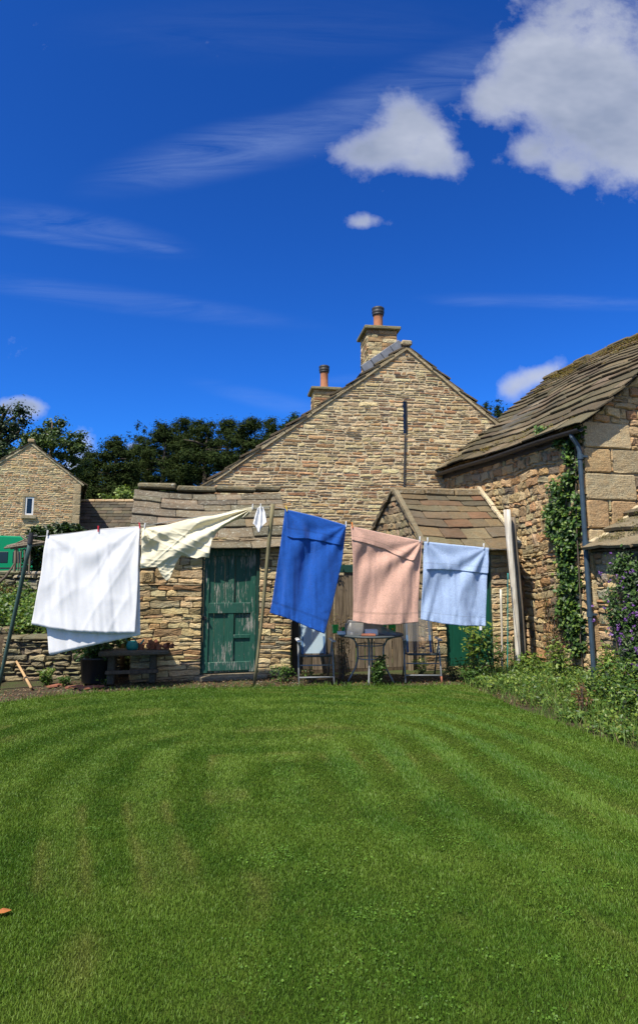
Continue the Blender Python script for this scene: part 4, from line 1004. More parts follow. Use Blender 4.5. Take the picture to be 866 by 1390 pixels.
# terracotta shards on the soil
for i, (px, py, s_, lb) in enumerate([(73, 932, .10, 'terracotta shard nearest the pale timber stake'), (82, 930, .07, 'small terracotta shard right of the first one'), (101, 933, .11, 'flat terracotta shard left of the black pot'), (121, 934, .14, 'long flat terracotta tile at the foot of the pot'), (134, 933, .07, 'chip of terracotta at the right foot of the pot')]):
    x, y = wpos(px, py); mb = MB(); r = random.Random(i+50); k = 7; ring = [(s_*r.uniform(.5, 1)*math.cos(j*6.28/k)*1.2, s_*r.uniform(.4, .8)*math.sin(j*6.28/k)) for j in range(k)]
    vs = [(a, b, .0+.1*a) for a, b in ring]+[(a*.96, b*.96, .022+.1*a) for a, b in ring]
    mb.add(vs, [tuple(range(k))[::-1], tuple(range(k, 2*k))]+[(j, (j+1) % k, k+(j+1) % k, k+j) for j in range(k)])
    o = mb.build('terracotta_shard', [M['terracotta']]); o.location = (x, y, .0); tag(o, lb, 'shard', 'terracotta shards by the pot')

# ------------------------------------------------------------------ stone topped bench with pots on it
ps = on_z(200, 930, 0); e = empty('stone_bench', (-2.66, 9.56, 0), A1*.9, 'low dark bench with thick stone top, under the white sheet corner', 'bench')
mb = MB(); mb.box(-.50, .47, -.22, .2, .40, .465, (.11, .1, .085), 0, bev=.018, jit=.006); mb.build('top', [M['slab_dark']], e)
for xx in (-.38, .2):
    mb = MB(); mb.box(xx, xx+.10, -.12, .18, 0, .398, (.07, .065, .055), 0, bev=.015, jit=.006); mb.build('leg', [M['slab_dark']], e)
mb = MB(); mb.box(-.40, .33, -.185, -.125, .15, .20, (.5, .5, .5), 0, bev=.005); mb.build('front_board', [M['wood']], e)
def on_bench(px, dy=0.0): 
    p = on_y(px, 880, 9.55+dy); return p[0], p[1]
# green kettle-like watering pot
x, y = on_bench(180); e = empty('watering_pot', (x, y, .465), .3, 'small teal green watering pot on the left end of the bench', 'watering pot')
mb = MB(); mb.lathe((0, 0, 0), [(0, 0), (.07, 0), (.085, .03), (.085, .08), (.06, .12), (.045, .125), (.04, .11), (0, .1)], 20); mb.build('body', [M['teal']], e, True)
mb = MB(); mb.tube([(.07, 0, .05), (.12, 0, .08), (.16, 0, .14)], [.018, .013, .012], 8); mb.build('spout', [M['teal']], e, True)
mb = MB(); mb.tube([(-.06, 0, .1), (-.1, 0, .16), (-.05, 0, .19), (.03, 0, .16), (.045, 0, .12)], .008, 8); mb.build('handle', [M['teal']], e, True)
shards = [(192, .07, 'rounded broken clay pot beside the green watering pot'), (200, .06, 'tipped small clay pot, second from the watering pot on the bench'), (207, .09, 'tallest upright broken clay pot on the bench'), (215, .055, 'low clay pot just right of the tallest one'), (223, .06, 'clay pot lying on its side near the bench end'), (231, .045, 'smallest clay piece at the right end of the bench')]
for i, (px, s_, lb) in enumerate(shards):
    x, y = on_bench(px, rnd.uniform(-.05, .08)); r = random.Random(i+70); n = 14; vs = []; fs = []
    tops = [s_*r.uniform(.9, 1.6) for _ in range(n)]
    for lvl in range(4):
        for j in range(n):
            t = j*6.2832/n; rad = s_*(.55+.3*min(1, lvl/2)) if lvl < 3 else s_*.72; z = [0, .5, 1, .95][lvl]*tops[j]
            vs.append((rad*math.cos(t), rad*math.sin(t), z))
    for lvl in range(3):
        for j in range(n): fs.append((lvl*n+j, lvl*n+(j+1) % n, (lvl+1)*n+(j+1) % n, (lvl+1)*n+j))
    fs.append(tuple(range(n))[::-1])
    mb = MB(); mb.add(vs, fs); o = mb.build('clay_pot', [M['terracotta']]); tilt = [0, .9, .1, .2, 1.45, 1.1][i]
    o.location = (x, y, .465+s_*.75*math.sin(min(1.57, tilt))); o.rotation_euler = (tilt*.3, tilt, r.random()*.6); tag(o, lb, 'clay pot', 'clay pots on the bench')

# ------------------------------------------------------------------ green van, rustic shelter, climber
vz = float(gz(-9, 20.5)); vx = on_y(52, 750, 20.0)[0]
van = empty('green_van', (vx, 20.0, vz), 0, 'bright green van parked below the cottage at the left edge', 'van')
zt = on_y(20, 727, 20.0)[2]-vz
prof = [(-4.6, .35), (-.02, .35), (0, .75), (-.05, zt-.62), (-.22, zt-.2), (-.55, zt-.02), (-1.2, zt), (-3.3, zt), (-3.6, zt-.1), (-4.0, zt-.75), (-4.6, zt-.95), (-4.75, .9)]
mb = MB(); k = len(prof)
def prof_at(s_, y): return [(a+(2.3 if 0 else 0), y, b) for a, b in prof]
ysv = [(0.05, .0), (0, .06), (0, 1.74), (0.05, 1.8)]; vs = []
cxp, czp = -2.3, 1.1
for ins, yy in ysv:
    for a, b in prof: vs.append((a+(cxp-a)*ins*.6, yy, b+(czp-b)*ins))
fs = [tuple(range(k)), tuple(range(3*k, 4*k))[::-1]]
for q in range(3):
    for j in range(k): fs.append((q*k+j, (q+1)*k+j, (q+1)*k+(j+1) % k, q*k+(j+1) % k))
mb.add(vs, fs); mb.build('body', [M['van']], van)
wz0, wz1 = on_y(30, 765, 20.0)[2]-vz, on_y(30, 748, 20.0)[2]-vz
for (a, b) in ((17, 31), (33, 47), (-3, 12.5), (-26, -7)):
    xa, xb = on_y(a, 755, 20.0)[0]-vx, on_y(b, 755, 20.0)[0]-vx
    mb = MB(); mb.box(xa, xb, -.012, .03, wz0, wz1, bev=.03); w_ = mb.build('window', [M['glass']], van)
for xx in (-.95, -3.75):
    mb = MB(); mb.tube([(xx, -.03, .33), (xx, .2, .33)], .33, 24); w_ = mb.build('wheel', [M['rubber']], van, False)
    mb = MB(); mb.tube([(xx, -.045, .33), (xx, -.03, .33)], .19, 20); mb.build('rim', [M['metal']], w_)
mb = MB(); mb.box(-4.62, -.08, -.006, .01, wz0-.16, wz0-.12); mb.build('trim', [M['black_plastic']], van)
mb = MB(); mb.box(.0, .03, .15, .3, .8, 1.05, bev=.01); mb.build('tail_light', [M['red']], van)

Ys = 12.75
e = empty('rustic_shelter', (at(35, Ys), Ys, 1.5), 0, 'rustic pole shelter with sloping stick roof on the boulder wall', 'shelter')
def lp(px, py, dy=0.0): p = on_y(px, py, Ys+dy); return (p[0]-e.location[0], p[1]-e.location[1], p[2]-1.5)
for (a, b, rr) in (((22, 742), (20, 776), .03), ((41, 738), (40, 778), .018), ((29, 745), (28, 776), .014), ((34, 744), (33, 776), .012), ((25, 745), (25, 776), .012)):
    mb = MB(); mb.tube([lp(*b), lp((a[0]+b[0])/2+.5, (a[1]+b[1])/2), lp(*a)], rr, 8); mb.build('post', [M['wood']], e)
for (a, b, rr, dy) in (((7, 744), (62, 736), .02, -.05), ((7, 744), (41, 734), .022, .3), ((40, 733), (62, 736), .02, .28), ((15, 745), (60, 739), .016, -.02), ((22, 738), (38, 731), .015, .15), ((30, 728), (45, 739), .018, .1)):
    mb = MB(); mb.tube([lp(*a, dy), lp(*b, dy*.5)], rr, 8); mb.build('rail', [M['wood']], e)
mb = MB()
vs = [lp(8, 744, -.05), lp(41, 737.5, -.05), lp(41, 734, .45), lp(10, 742, .45)]; vs += [tuple(np.array(v)+np.array((0, 0, .03))) for v in vs]
mb.add(vs, [(0, 3, 2, 1), (4, 5, 6, 7), (0, 1, 5, 4), (1, 2, 6, 5), (2, 3, 7, 6), (3, 0, 4, 7)]); mb.build('roof', [M['wood']], e)
# branch/vine stem curving at the left
mb = MB(); mb.tube([on_y(-6, 796, 12.2), on_y(8, 783, 12.3), on_y(16, 772, 12.4), on_y(20, 765, 12.5)], [.03, .026, .02, .012], 8)
tag(mb.build('bare_branch', [M['bark']], None, True), 'bare curved branch beside the shelter at the left edge', 'branch')
r_ = np.random.default_rng(5)
def blob_leaves(cs, n):
    P = []
    for (px, py, Y, rx, rz) in cs:
        c = on_y(px, py, Y); v = r_.normal(0, 1, (n, 3)); v /= np.linalg.norm(v, axis=1)[:, None]; q = r_.random((n, 1))**.45; P.append(c+v*q*np.array((rx, rx, rz)))
    return np.concatenate(P)
e = empty('climbing_shrub', (at(60, 13.4), 13.4, 1.0), 0, 'dark leafy climber rising beside the shelter behind the white sheet', 'shrub')
P = blob_leaves([(52, 745, 13.3, .35, .35), (60, 730, 13.4, .4, .22), (80, 722, 13.5, .45, .2), (95, 718, 13.5, .3, .12), (48, 765, 13.2, .25, .4), (70, 740, 13.4, .5, .4), (50, 722, 13.4, .16, .12), (90, 735, 13.5, .5, .4), (56, 785, 13.2, .25, .3)], 420)-np.array(tuple(e.location))
leaves('foliage', P, .085, DARKG+[((.06, .11, .025), 3)], 'leaf', e, .6, .3, 6)
mb = MB()
for i in range(7):
    c = np.array(on_y(45+i*8, [765, 725, 722, 718, 716, 730, 712][i], 13.4))-np.array(tuple(e.location)); mb.tube([(rnd.uniform(-.1, .1), 0, 0), c*.5+np.array((0, .05, .1)), c], [.02, .014, .006], 6)
mb.build('stem', [M['bark']], e)

# ================================================================== COURTYARD
def S(x, y, z): # site frame (rotated 13 deg) -> world
    c_, s_ = math.cos(A1), math.sin(A1); return np.array((-1.767+x*c_-y*s_, 9.947+x*s_+y*c_, z))
fen = empty('board_fence', (-1.767, 9.947, 0), A1, 'grey weathered vertical board gate with green top beam between the sheds', 'gate')
r = random.Random(12); u = 1.42; i = 0
while u < 3.55:
    w = r.uniform(.13, .19); k = r.uniform(.7, 1.2)
    if u < 1.6: k = .5
    mb = MB(); mb.box(u, min(3.57, u+w), .20+r.uniform(-.006, .006), .235, .03, 1.55+r.uniform(-.02, .02), (k, k*.97, k*.92), 0, bev=.003); mb.build('board', [M['wood']], fen); u += w+r.uniform(.008, .02)
for z in (.35, 1.25):
    mb = MB(); mb.box(1.4, 3.58, .24, .29, z, z+.1, (.6, .6, .55)); mb.build('rail', [M['green_frame']], fen)
mb = MB(); mb.box(1.39, 3.6, .17, .30, 1.57, 1.70, bev=.008); mb.build('top_beam', [M['green_frame']], fen)
mb = MB(); mb.box(1.39, 3.6, .19, .27, -.05, .025, (.5, .45, .4)); mb.build('bottom_rail', [M['wood']], fen)
mb = MB(); mb.box(3.36, 3.43, .10, .18, -.05, 1.5, (1.3, 1.25, 1.15), bev=.005); mb.build('post', [M['wood']], fen)
# yellow flowers hanging at the beam
p = on_plane(452, 766, S(0, .12, 0), (-math.sin(A1), math.cos(A1), 0)); e = empty('yellow_flowers', p, 0, 'small yellow flowers trailing over the green beam between blue and pink towels', 'flowers')
r_ = np.random.default_rng(8); P = r_.normal(0, 1, (60, 3))*np.array((.07, .03, .06)); leaves('foliage', P, .035, GREEN, 'leaf', e, .6, .3, 8)
leaves('blossom', r_.normal(0, 1, (38, 3))*np.array((.06, .03, .06))+np.array((0, -.03, 0)), .035, [((.7, .55, .03), 1)], 'leaf', e, .9, .2, 9)
mb = MB(); mb.tube([(0, .02, .08), (.02, 0, 0), (-.02, -.02, -.1)], .004, 5); mb.build('stem', [M['bark']], e)

# folding recliner chairs
def recliner(name, label, px, py, W, back_mat, rz, rust=False):
    x, y = wpos(px, py); e = empty(name, (x, y, 0), rz, label, 'chair', 'folding recliner chairs')
    sw = .46; half = W/2
    for s_ in (-1, 1):
        mb = MB(); mb.tube([(s_*half, -.0, 0), (s_*half, .12, .3), (s_*half, .24, .58)], .012, 8); mb.build('leg', [M['metal']], e, True)
        mb = MB(); mb.tube([(s_*(half-.02), .62, 0), (s_*(half-.02), .36, .3), (s_*(half-.02), .08, .58)], .012, 8); mb.build('leg', [M['metal']], e, True)
        mb = MB(); mb.box(s_*half-.03, s_*half+.03, .0, .46, .585, .612, bev=.012); a_ = mb.build('armrest', [M['white_plastic'] if s_ < 0 and not rust else M['grey_plastic']], e)
        mb = MB(); mb.tube([(s_*(half-.05), .46, .36), (s_*(half-.05), .62, .8), (s_*(half-.05), .78, 1.18)], .012, 8); mb.build('back_tube', [M['metal_dark']], e, True)
        mb = MB(); mb.tube([(s_*(half-.04), .0, .4), (s_*(half-.04), .46, .36)], .012, 8); mb.build('seat_tube', [M['metal_dark']], e, True)
    mb = MB(); mb.tube([(-half, .04, .1), (half, .04, .1)], .011, 8); mb.build('crossbar', [M['metal']], e, True)
    mb = MB(); mb.tube([(-half+.02, .09, .26), (half-.02, .09, .26)], .009, 8); mb.build('crossbar', [M['metal']], e, True)
    def panel(nm, pts, mat, th=.006):
        mb = MB(); w0 = half-.065; vs = []; n = len(pts)
        for (yy, zz) in pts: vs += [(-w0, yy, zz), (w0, yy, zz)]
        fs = [(2*i, 2*i+1, 2*i+3, 2*i+2) for i in range(n-1)]; mb.add(vs, fs); return mb.build(nm, [mat], e, True)
    panel('back_panel', [(.46, .38), (.54, .58), (.61, .78), (.70, .98), (.78, 1.15)], back_mat)
    panel('seat', [(.0, .40), (.15, .365), (.3, .35), (.46, .365)], M['mesh_r'])
    for s_ in (-1, 1):
        mb = MB(); mb.box(s_*(half-.085)-.016, s_*(half-.085)+.016, 0, .004, 0, .84, T=lambda p: (p[0], .45+p[2]*.385+p[1], .37+p[2]*.925)); mb.build('edge_band', [M['blue_edge']], e)
    mb = MB(); mb.tube([(-half+.05, .0, .4), (half-.05, .0, .4)], .016, 8); mb.build('seat_front_bar', [M['metal_dark']], e, True)
    if rust:
        mb = MB(); mb.tube([(half, -.0, 0), (half, .035, .085)], .0145, 8); mb.build('foot_rust', [M['terracotta']], e, True)
    return e
recliner('recliner_chair', 'folding recliner with bluish mesh back, lightened for its reflection, below the blue towel', 430, 930, .50, M['mesh_l'], R(6))
recliner('recliner_chair', 'folding recliner with dark mesh back and blue edging, below the light blue towel', 575, 927, .52, M['mesh_r'], R(-2), True)

# round table with curved tubular legs
tx_, ty_ = on_z(503, 925, 0)[0], 9.62
tb = empty('round_table', (tx_, ty_, 0), R(10), 'round garden table with dark top and curved tube legs', 'table')
mb = MB(); mb.lathe((0, 0, .66), [(0, 0), (.47, 0), (.485, .01), (.485, .025), (.47, .032), (0, .032)], 40); mb.build('table_top', [M['metal_dark']], tb, True)
for a in (R(250), R(340), R(70), R(160)):
    c_, s_ = math.cos(a), math.sin(a); mb = MB()
    mb.tube([(q*c_, q*s_, z) for q, z in ((.36, .658), (.24, .6), (.19, .5), (.185, .34), (.22, .2), (.30, .06), (.33, .0))], .014, 10); mb.build('leg', [M['metal']], tb, True)
for z, q in ((.34, .2), (.53, .2)):
    mb = MB(); mb.tube([(q*math.cos(t), q*math.sin(t), z) for t in np.linspace(0, 2*math.pi, 28)], .008, 8, cap=False); mb.build('ring', [M['metal']], tb, True)
TT = .692
def tpos(px, Y): p = on_y(px, 860, Y); return p[0], p[1]
# grey plastic cloche
x, y = tpos(500, 9.55); e = empty('plastic_cloche', (x, y, TT), R(4), 'scuffed grey translucent plastic cover on the round table', 'cover')
m, nt, out = new_mat('translucent_grey_plastic'); g = G(nt); b = g.n('ShaderNodeBsdfPrincipled'); n_ = g.noise(g.obj(), 8, 4)
g.l(g.ramp(n_, [(.3, (.16, .16, .155)), (.7, (.28, .28, .27))]), b.inputs['Base Color']); b.inputs['Roughness'].default_value = .35
t_ = g.n('ShaderNodeBsdfTransparent'); mx = g.n('ShaderNodeMixShader'); mx.inputs[0].default_value = .6; g.l(t_.outputs[0], mx.inputs[1]); g.l(b.outputs[0], mx.inputs[2]); g.l(mx.outputs[0], out.inputs['Surface'])
mb = MB(); nu, nv = 28, 8; vs = []; fs = []
for j in range(nv+1):
    yy = -.18+.36*j/nv
    for i in range(nu+1):
        u = i/nu; xx = -.35+.78*u
        top = .20*min(1, (u/.07))**.5*(1 if u < .45 else max(.02, 1-((u-.45)/.55)**1.2)); top = max(top, .004)
        vs.append((xx, yy, top*(1-(abs(yy)/.18)**6*.15)))
for j in range(nv):
    for i in range(nu): a = j*(nu+1)+i; fs.append((a, a+1, a+nu+2, a+nu+1))
bot = len(vs)
for j in (0, nv):
    base = len(vs)
    for i in range(nu+1): vs.append((vs[j*(nu+1)+i][0], vs[j*(nu+1)+i][1], 0.0))
    for i in range(nu): fs.append((j*(nu+1)+i, base+i, base+i+1, j*(nu+1)+i+1) if j == 0 else (j*(nu+1)+i, j*(nu+1)+i+1, base+i+1, base+i))
mb.add(vs, fs); mb.build('cover', [m], e, True)
mb = MB(); mb.tube([(-.35, -.185, 0), (-.35, -.185, .14), (-.31, -.185, .2), (-.1, -.185, .205)], .008, 8); mb.build('rim', [m], e, True)
# white tub & terracotta tray, white tray
x, y = tpos(505, 9.32); e2 = MB(); e2.box(-.10, .08, -.06, .06, 0, .085, bev=.012); o = e2.build('white_tub', [M['white_plastic']]); o.location = (x, y, TT); tag(o, 'small white plastic tub in front of the grey cover on the table', 'tub')
x, y = tpos(500, 9.22); mb = MB(); mb.box(-.10, .1, -.045, .045, .0, .03, bev=.006); mb.box(-.085, .085, -.03, .03, .03, .034); o = mb.build('brick_slip', [M['terracotta']]); o.location = (x, y, TT); tag(o, 'orange red brick slip lying at the front edge of the table', 'brick')
x, y = tpos(468, 9.5); mb = MB(); mb.box(-.11, .11, -.09, .09, 0, .012, bev=.003); mb.box(-.11, .11, -.09, -.08, .012, .035); mb.box(-.11, .11, .08, .09, .012, .035); mb.box(-.11, -.10, -.08, .08, .012, .035); mb.box(.10, .11, -.08, .08, .012, .035); o = mb.build('seed_tray', [M['white_plastic']]); o.location = (x, y, TT); tag(o, 'shallow white seed tray at the left side of the table', 'tray')
# green planters
for (px, Y, w_, h_, lb, mark) in ((455, 9.66, .085, .12, 'bright green planter at the left edge of the table', False), (466, 9.68, .045, .08, 'small green pot behind the white seed tray', False), (521, 9.70, .07, .12, 'green planter half hidden by the grey cover', False), (532, 9.66, .095, .12, 'green planter with yellow and black leaf mark at the right of the table', True)):
    x, y = tpos(px, Y); e = empty('green_planter', (x, y, TT), R(8), lb, 'planter', 'green planters on the table')
    mb = MB(); h2 = w_/2; vs = [(-h2*.85, -h2*.85, 0), (h2*.85, -h2*.85, 0), (h2*.85, h2*.85, 0), (-h2*.85, h2*.85, 0), (-h2, -h2, h_), (h2, -h2, h_), (h2, h2, h_), (-h2, h2, h_), (-h2*.85, -h2*.85, h_), (h2*.85, -h2*.85, h_), (h2*.85, h2*.85, h_), (-h2*.85, h2*.85, h_), (-h2*.85, -h2*.85, h_-.02), (h2*.85, -h2*.85, h_-.02), (h2*.85, h2*.85, h_-.02), (-h2*.85, h2*.85, h_-.02)]
    fs = [(0, 3, 2, 1)]+[(i, (i+1) % 4, 4+(i+1) % 4, 4+i) for i in range(4)]+[(4+i, 4+(i+1) % 4, 8+(i+1) % 4, 8+i) for i in range(4)]+[(8+i, 8+(i+1) % 4, 12+(i+1) % 4, 12+i) for i in range(4)]+[(12, 13, 14, 15)]
    mb.add(vs, fs); mb.build('body', [M['green_plastic']], e)
    if mark:
        yq = -h2*.93-.004
        mb = MB()
        for s_ in (-1, 1): mb.box(-.004, .004, yq-.002, yq+.006, 0, .032, T=lambda p, s=s_: (p[0]+s*(p[2]*.45+.001), p[1], p[2]+.045))
        mb.build('mark', [M['yellow']], e)
        mb = MB()
        for s_ in (-1, 1): mb.box(-.003, .003, yq-.003, yq+.004, 0, .022, T=lambda p, s=s_: (p[0]+s*(p[2]*.45+.010), p[1], p[2]+.045))
        mb.build('mark', [M['rubber']], e)
# dried plant in tall pot behind
x, y = tpos(464, 9.95); e = weeds(x, y, .2, 1.0, 500, 444, DRYP, 'tall dried brown plant standing behind the table against the boards', .045, 'dried_plant', 'plant', .25, 14, up=.1)

# leaning posts and cane
def leaner(name, label, mat, top, bot, r0, r1, wob_=.01, n=10, cat='post', grp=None):
    a = np.array(top); b = np.array(bot); pts = [b+(a-b)*t+np.array((wob_*math.sin(t*5), wob_*math.cos(t*4), 0)) for t in np.linspace(0, 1, 9)]
    mb = MB(); mb.tube(pts, list(np.linspace(r0, r1, 9)), n); o = mb.build(name, [mat], None, True); tag(o, label, cat, grp); return o
leaner('timber_post', 'pale silvered round post leaning at the store eaves, in front of the grey one', M['wood_pale'], on_y(688.5, 692, 10.62), on_y(704, 900, 10.6)*np.array((1, 1, 0)), .045, .058, .012, cat='post', grp='leaning posts')
leaner('timber_post', 'thinner grey post leaning behind the pale silvered one', M['wood'], on_y(696, 702, 10.78), on_y(712, 896, 10.78)*np.array((1, 1, 0)), .035, .048, .012, grp='leaning posts')
leaner('garden_cane', 'teal garden cane leaning beside the silvered post', M['teal'], on_y(689, 778, 10.45), on_y(688, 905, 10.4)*np.array((1, 1, 0)), .008, .009, .002)
# stick leaning at shed corner
leaner('thin_board', 'narrow pale board standing at the stone store corner', M['wood_pale'], on_y(679.5, 800, 10.66), on_y(681, 902, 10.62)*np.array((1, 1, 0)), .016, .02, .002, cat='board')
# ================================================================== LAUNDRY
LQ = on_z(345, 931, 0); LA = R(6.0); LFOOT = LQ.copy(); LQ = LQ+.32*np.array((math.sin(R(6.0)), -math.cos(R(6.0)), 0)); LS = np.array((math.cos(LA), math.sin(LA), 0)); LN = np.array((math.sin(LA), -math.cos(LA), 0))  # LN faces the camera
def lpt(px, py, off=0.0): return on_plane(px, py, LQ+LN*off, LN)
# left metal pole, timber prop
leaner('line_pole', 'dark green metal clothes pole leaning at the left edge', M['pole'], lpt(42.5, 733), on_z(-2, 936, -.02), .024, .03, .0, 14, 'pole')
e = bpy.data.objects['line_pole']
mb = MB(); a = lpt(42, 733); mb.tube([a+np.array((-.005, 0, -.05)), a+np.array((.01, 0, .10))], .034, 12); mb.tube([a+np.array((-.06, 0, .05)), a+np.array((.09, 0, .06))], .014, 8); o = mb.build('pole_head', [M['gutter']], e)
leaner('clothes_prop', 'thin mossy timber prop holding up the clothes line beside the blue towel', M['prop'], lpt(371.5, 684), on_z(345, 932, -.01), .021, .03, .008, 8, 'prop')
line_px = [(42, 729), (64, 727.5), (134, 719), (190, 715), (240, 706), (300, 697), (342, 690.5), (371, 687.5), (389, 691.5), (430, 701), (470, 713), (520, 724), (570, 734), (615, 739.5), (658, 744), (703, 748)]
mb = MB(); mb.tube([lpt(*p) for p in line_px[:-1]]+[on_y(704, 748, 11.6)], .0045, 6); tag(mb.build('clothes_line', [M['line']], None, True), 'grey clothes line sagging between the pole, the prop and the barn wall', 'clothes line')
def resample(pl, n):
    pl = np.array(pl, float); d = np.concatenate([[0], np.cumsum(np.hypot(*(np.diff(pl, axis=0).T)))]); t = np.linspace(0, d[-1], n)
    return np.stack([np.interp(t, d, pl[:, 0]), np.interp(t, d, pl[:, 1])], 1)
def smooth_poly(pl, n):
    q = resample(pl, n); 
    for _ in range(6): q[1:-1] = .25*q[:-2]+.5*q[1:-1]+.25*q[2:]
    return q
def cloth(name, label, cat, mat, rows, folds, nu=70, sub=14, thick=.006, seed=1, bands=None, group='laundry on the line', sharp=False):
    """rows: list of (offset towards the camera, [(px,py)...]) running from the back hem over the line to the front hem.
    folds(u, k, s, z) -> displacement along LN;  k = row position"""
    offs = np.array([r_[0] for r_ in rows]); L = [resample(r_[1], nu) if sharp else smooth_poly(r_[1], nu) for r_ in rows]
    K = len(rows); nv = (K-1)*sub+1; V = np.zeros((nv, nu, 3)); kk = np.linspace(0, K-1, nv)
    base = LQ
    for j, k in enumerate(kk):
        i = min(K-2, int(k)); f = k-i
        q = L[i]*(1-f)+L[i+1]*f; of = offs[i]*(1-f)+offs[i+1]*f
        for m_ in range(nu):
            u = m_/(nu-1); w = lpt(q[m_, 0], q[m_, 1], 0); s_ = (w-base)@LS; z = w[2]
            V[j, m_] = w+LN*(of+folds(u, k, s_, z))
    me = bpy.data.meshes.new(name); a = np.arange(nv*nu).reshape(nv, nu)
    F = np.stack([a[:-1, :-1], a[:-1, 1:], a[1:, 1:], a[1:, :-1]], -1).reshape(-1, 4)
    C = np.ones((len(F), 3))
    if bands is not None:
        kc = ((kk[:-1]+kk[1:])/2)[:, None]*np.ones((1, nu-1)); uc = np.linspace(0, 1, nu-1)[None, :]*np.ones((nv-1, 1)); C = bands(kc.ravel(), uc.ravel())
    o = np_mesh(name, V.reshape(-1, 3)-V[0, 0], F, C, mat, None, True); o.location = V[0, 0]
    md = o.modifiers.new('thickness', 'SOLIDIFY'); md.thickness = thick; md.offset = 0
    tag(o, label, cat, group); return o
def rad(s, z, s0, z0, n, ph, reach=.9, near=.03):
    """creases radiating from a peg at (s0,z0)"""
    d = math.hypot(s-s0, z0-z); th = math.atan2(s-s0, z0-z+1e-6)
    return math.sin(n*th+ph)*min(1, d/near/4)*math.exp(-d/reach)
def ls(px, py): w = lpt(px, py); return (w-LQ)@LS, w[2]
def ar(s, z, fs, fz, sd):
    """long narrow drape: noise stretched downwards, with sharpened crests"""
    v = float(vnoise(s*fs+sd*5.1, z*fz+sd*2.3, 1.0, sd)); return (abs(2*v-1)**.8)*(1 if v > .5 else -1)*.5
def cr(s, z, fs, fz, sd):
    """thin creases"""
    v = float(vnoise(s*fs+sd*4.3, z*fz+sd*1.7, 1.0, sd)); return (1-min(1, abs(2*v-1)))**6
rn = lambda s, z, sc, sd: float(vnoise(s*sc+sd*3.7, z*sc+sd*1.9, 1.0, sd))-.5
def tfac(s, z, pg, d):
    q = sorted(pg); zt = float(np.interp(s, [p[0] for p in q], [p[1] for p in q])); t = max(0, min(1, (zt-z)/d)); return .06+.94*t*t*(3-2*t)
# --- white sheet
m_white = cloth_mat('white_cotton', (.83, .83, .84), 'cotton', .12)
pw = [ls(64, 727), ls(134, 719), ls(190, 715)]
def f_white(u, k, s, z):
    h = (z-.65)/1.5
    a = .028*ar(s-.25*z, z, 5.0, .6, 34)+.03*ar(s+.35*z, z, 9.0, 1.0, 35)+.012*ar(s+.1*z, z, 20, 1.6, 36)
    a += .018*rad(s, z, *pw[2], 11, .6, 1.1)+.014*rad(s, z, *pw[0], 10, 2.2, .9)+.012*rad(s, z, *pw[1], 8, 0, .3)
    a += .02*rn(s+z*.8, z, 2.2, 32)+.006*cr(s-.5*z, z, 4, 1.2, 37)+.005*cr(s+.7*z, z, 3, 1.5, 38)
    return a*tfac(s, z, pw, .45)
cloth('bed_sheet', 'large white sheet folded over the line at the left', 'bed sheet', m_white, [
    (-.03, [(62, 845), (66.5, 890), (110, 880), (150, 871), (190.5, 862.5)]), (-.02, [(58, 800), (190, 800)]),
    (0.0, [(63.5, 727), (100, 723), (134, 718.5), (165, 716), (190.5, 714.5)]),
    (.02, [(61, 745), (100, 742), (189.5, 735)]), (.03, [(56, 785), (100, 788), (188.5, 786)]), (.045, [(44, 847), (72, 853), (100, 857), (150, 859.5), (184.5, 859)])],
    f_white, 110, 20, .004, 1)
# --- cream cloth
m_cream = cloth_mat('cream_cotton', (.80, .74, .54), 'cotton', .2)
pc = [ls(196, 716), ls(343, 690)]
def f_cream(u, k, s, z):
    t = (k-1) if k >= 1 else 0
    # diagonal drapes fanning from the right peg
    a = .05*rad(s, z, *pc[1], 23, .4, 2.4)+.035*rad(s, z, *pc[0], 10, 1.0, .8)
    a += .05*ar(z*1.0+s*.45, s, 7.0, 1.0, 41)+.03*ar(z-s*.75, s, 9, 1.2, 42)+.014*cr(z+s*.45, s, 12, 1.0, 43)+.014*cr(z-s*.85, s, 9, 1.2, 44)+.008*cr(z+s*.1, s, 16, 2.5, 45)+.03*rn(s, z, 4, 46)
    return a*(.25+.75*min(1, t*1.5))
cloth('cream_cloth', 'creased cream cotton cloth pulled to a twisted corner on the line', 'cloth', m_cream, [
    (-.03, [(194, 735), (240, 722), (290, 708), (325, 699), (342, 693)]),
    (0, [(193, 717.5), (230, 712), (268, 701.5), (290, 700), (320, 692), (342, 688.5)]),
    (.045, [(193, 738), (225, 738), (262, 728), (289, 716), (312, 702), (332, 697), (342, 691)]),
    (.06, [(192.5, 757), (216, 762), (236, 752), (262, 746), (284, 740), (291, 722), (305, 711), (328, 702), (342.5, 693)]),
    (.05, [(193, 771), (204, 770.5), (214, 769), (221, 783), (226, 788.5), (231, 786), (238, 768), (245, 753), (257, 756), (268, 758.5), (275, 756), (284.5, 757.5), (287.5, 736), (294, 723), (305, 714), (318, 707), (327, 703.5), (335, 701), (342, 694)])],
    f_cream, 150, 26, .004, 2, sharp=True)
# front fold of the cream cloth hanging at the left
# --- small white item
def f_small(u, k, s, z): return .018*math.sin(u*14+.5)*(.4+.6*min(1, k))+.008*rn(s, z, 20, 51)
cloth('white_napkin', 'small crumpled white cloth hanging between the cream cloth and the prop', 'napkin', m_white, [
    (-.01, [(349, 697), (358, 696)]), (0, [(350, 690), (353, 687.5), (357, 688.5)]), (.015, [(347.5, 697), (360, 696)]), (.03, [(343.5, 711), (351, 713), (362, 709)]), (.03, [(347.5, 714.5), (351, 724), (352.5, 721), (358, 711.5)])],
    f_small, 30, 10, .003, 3)
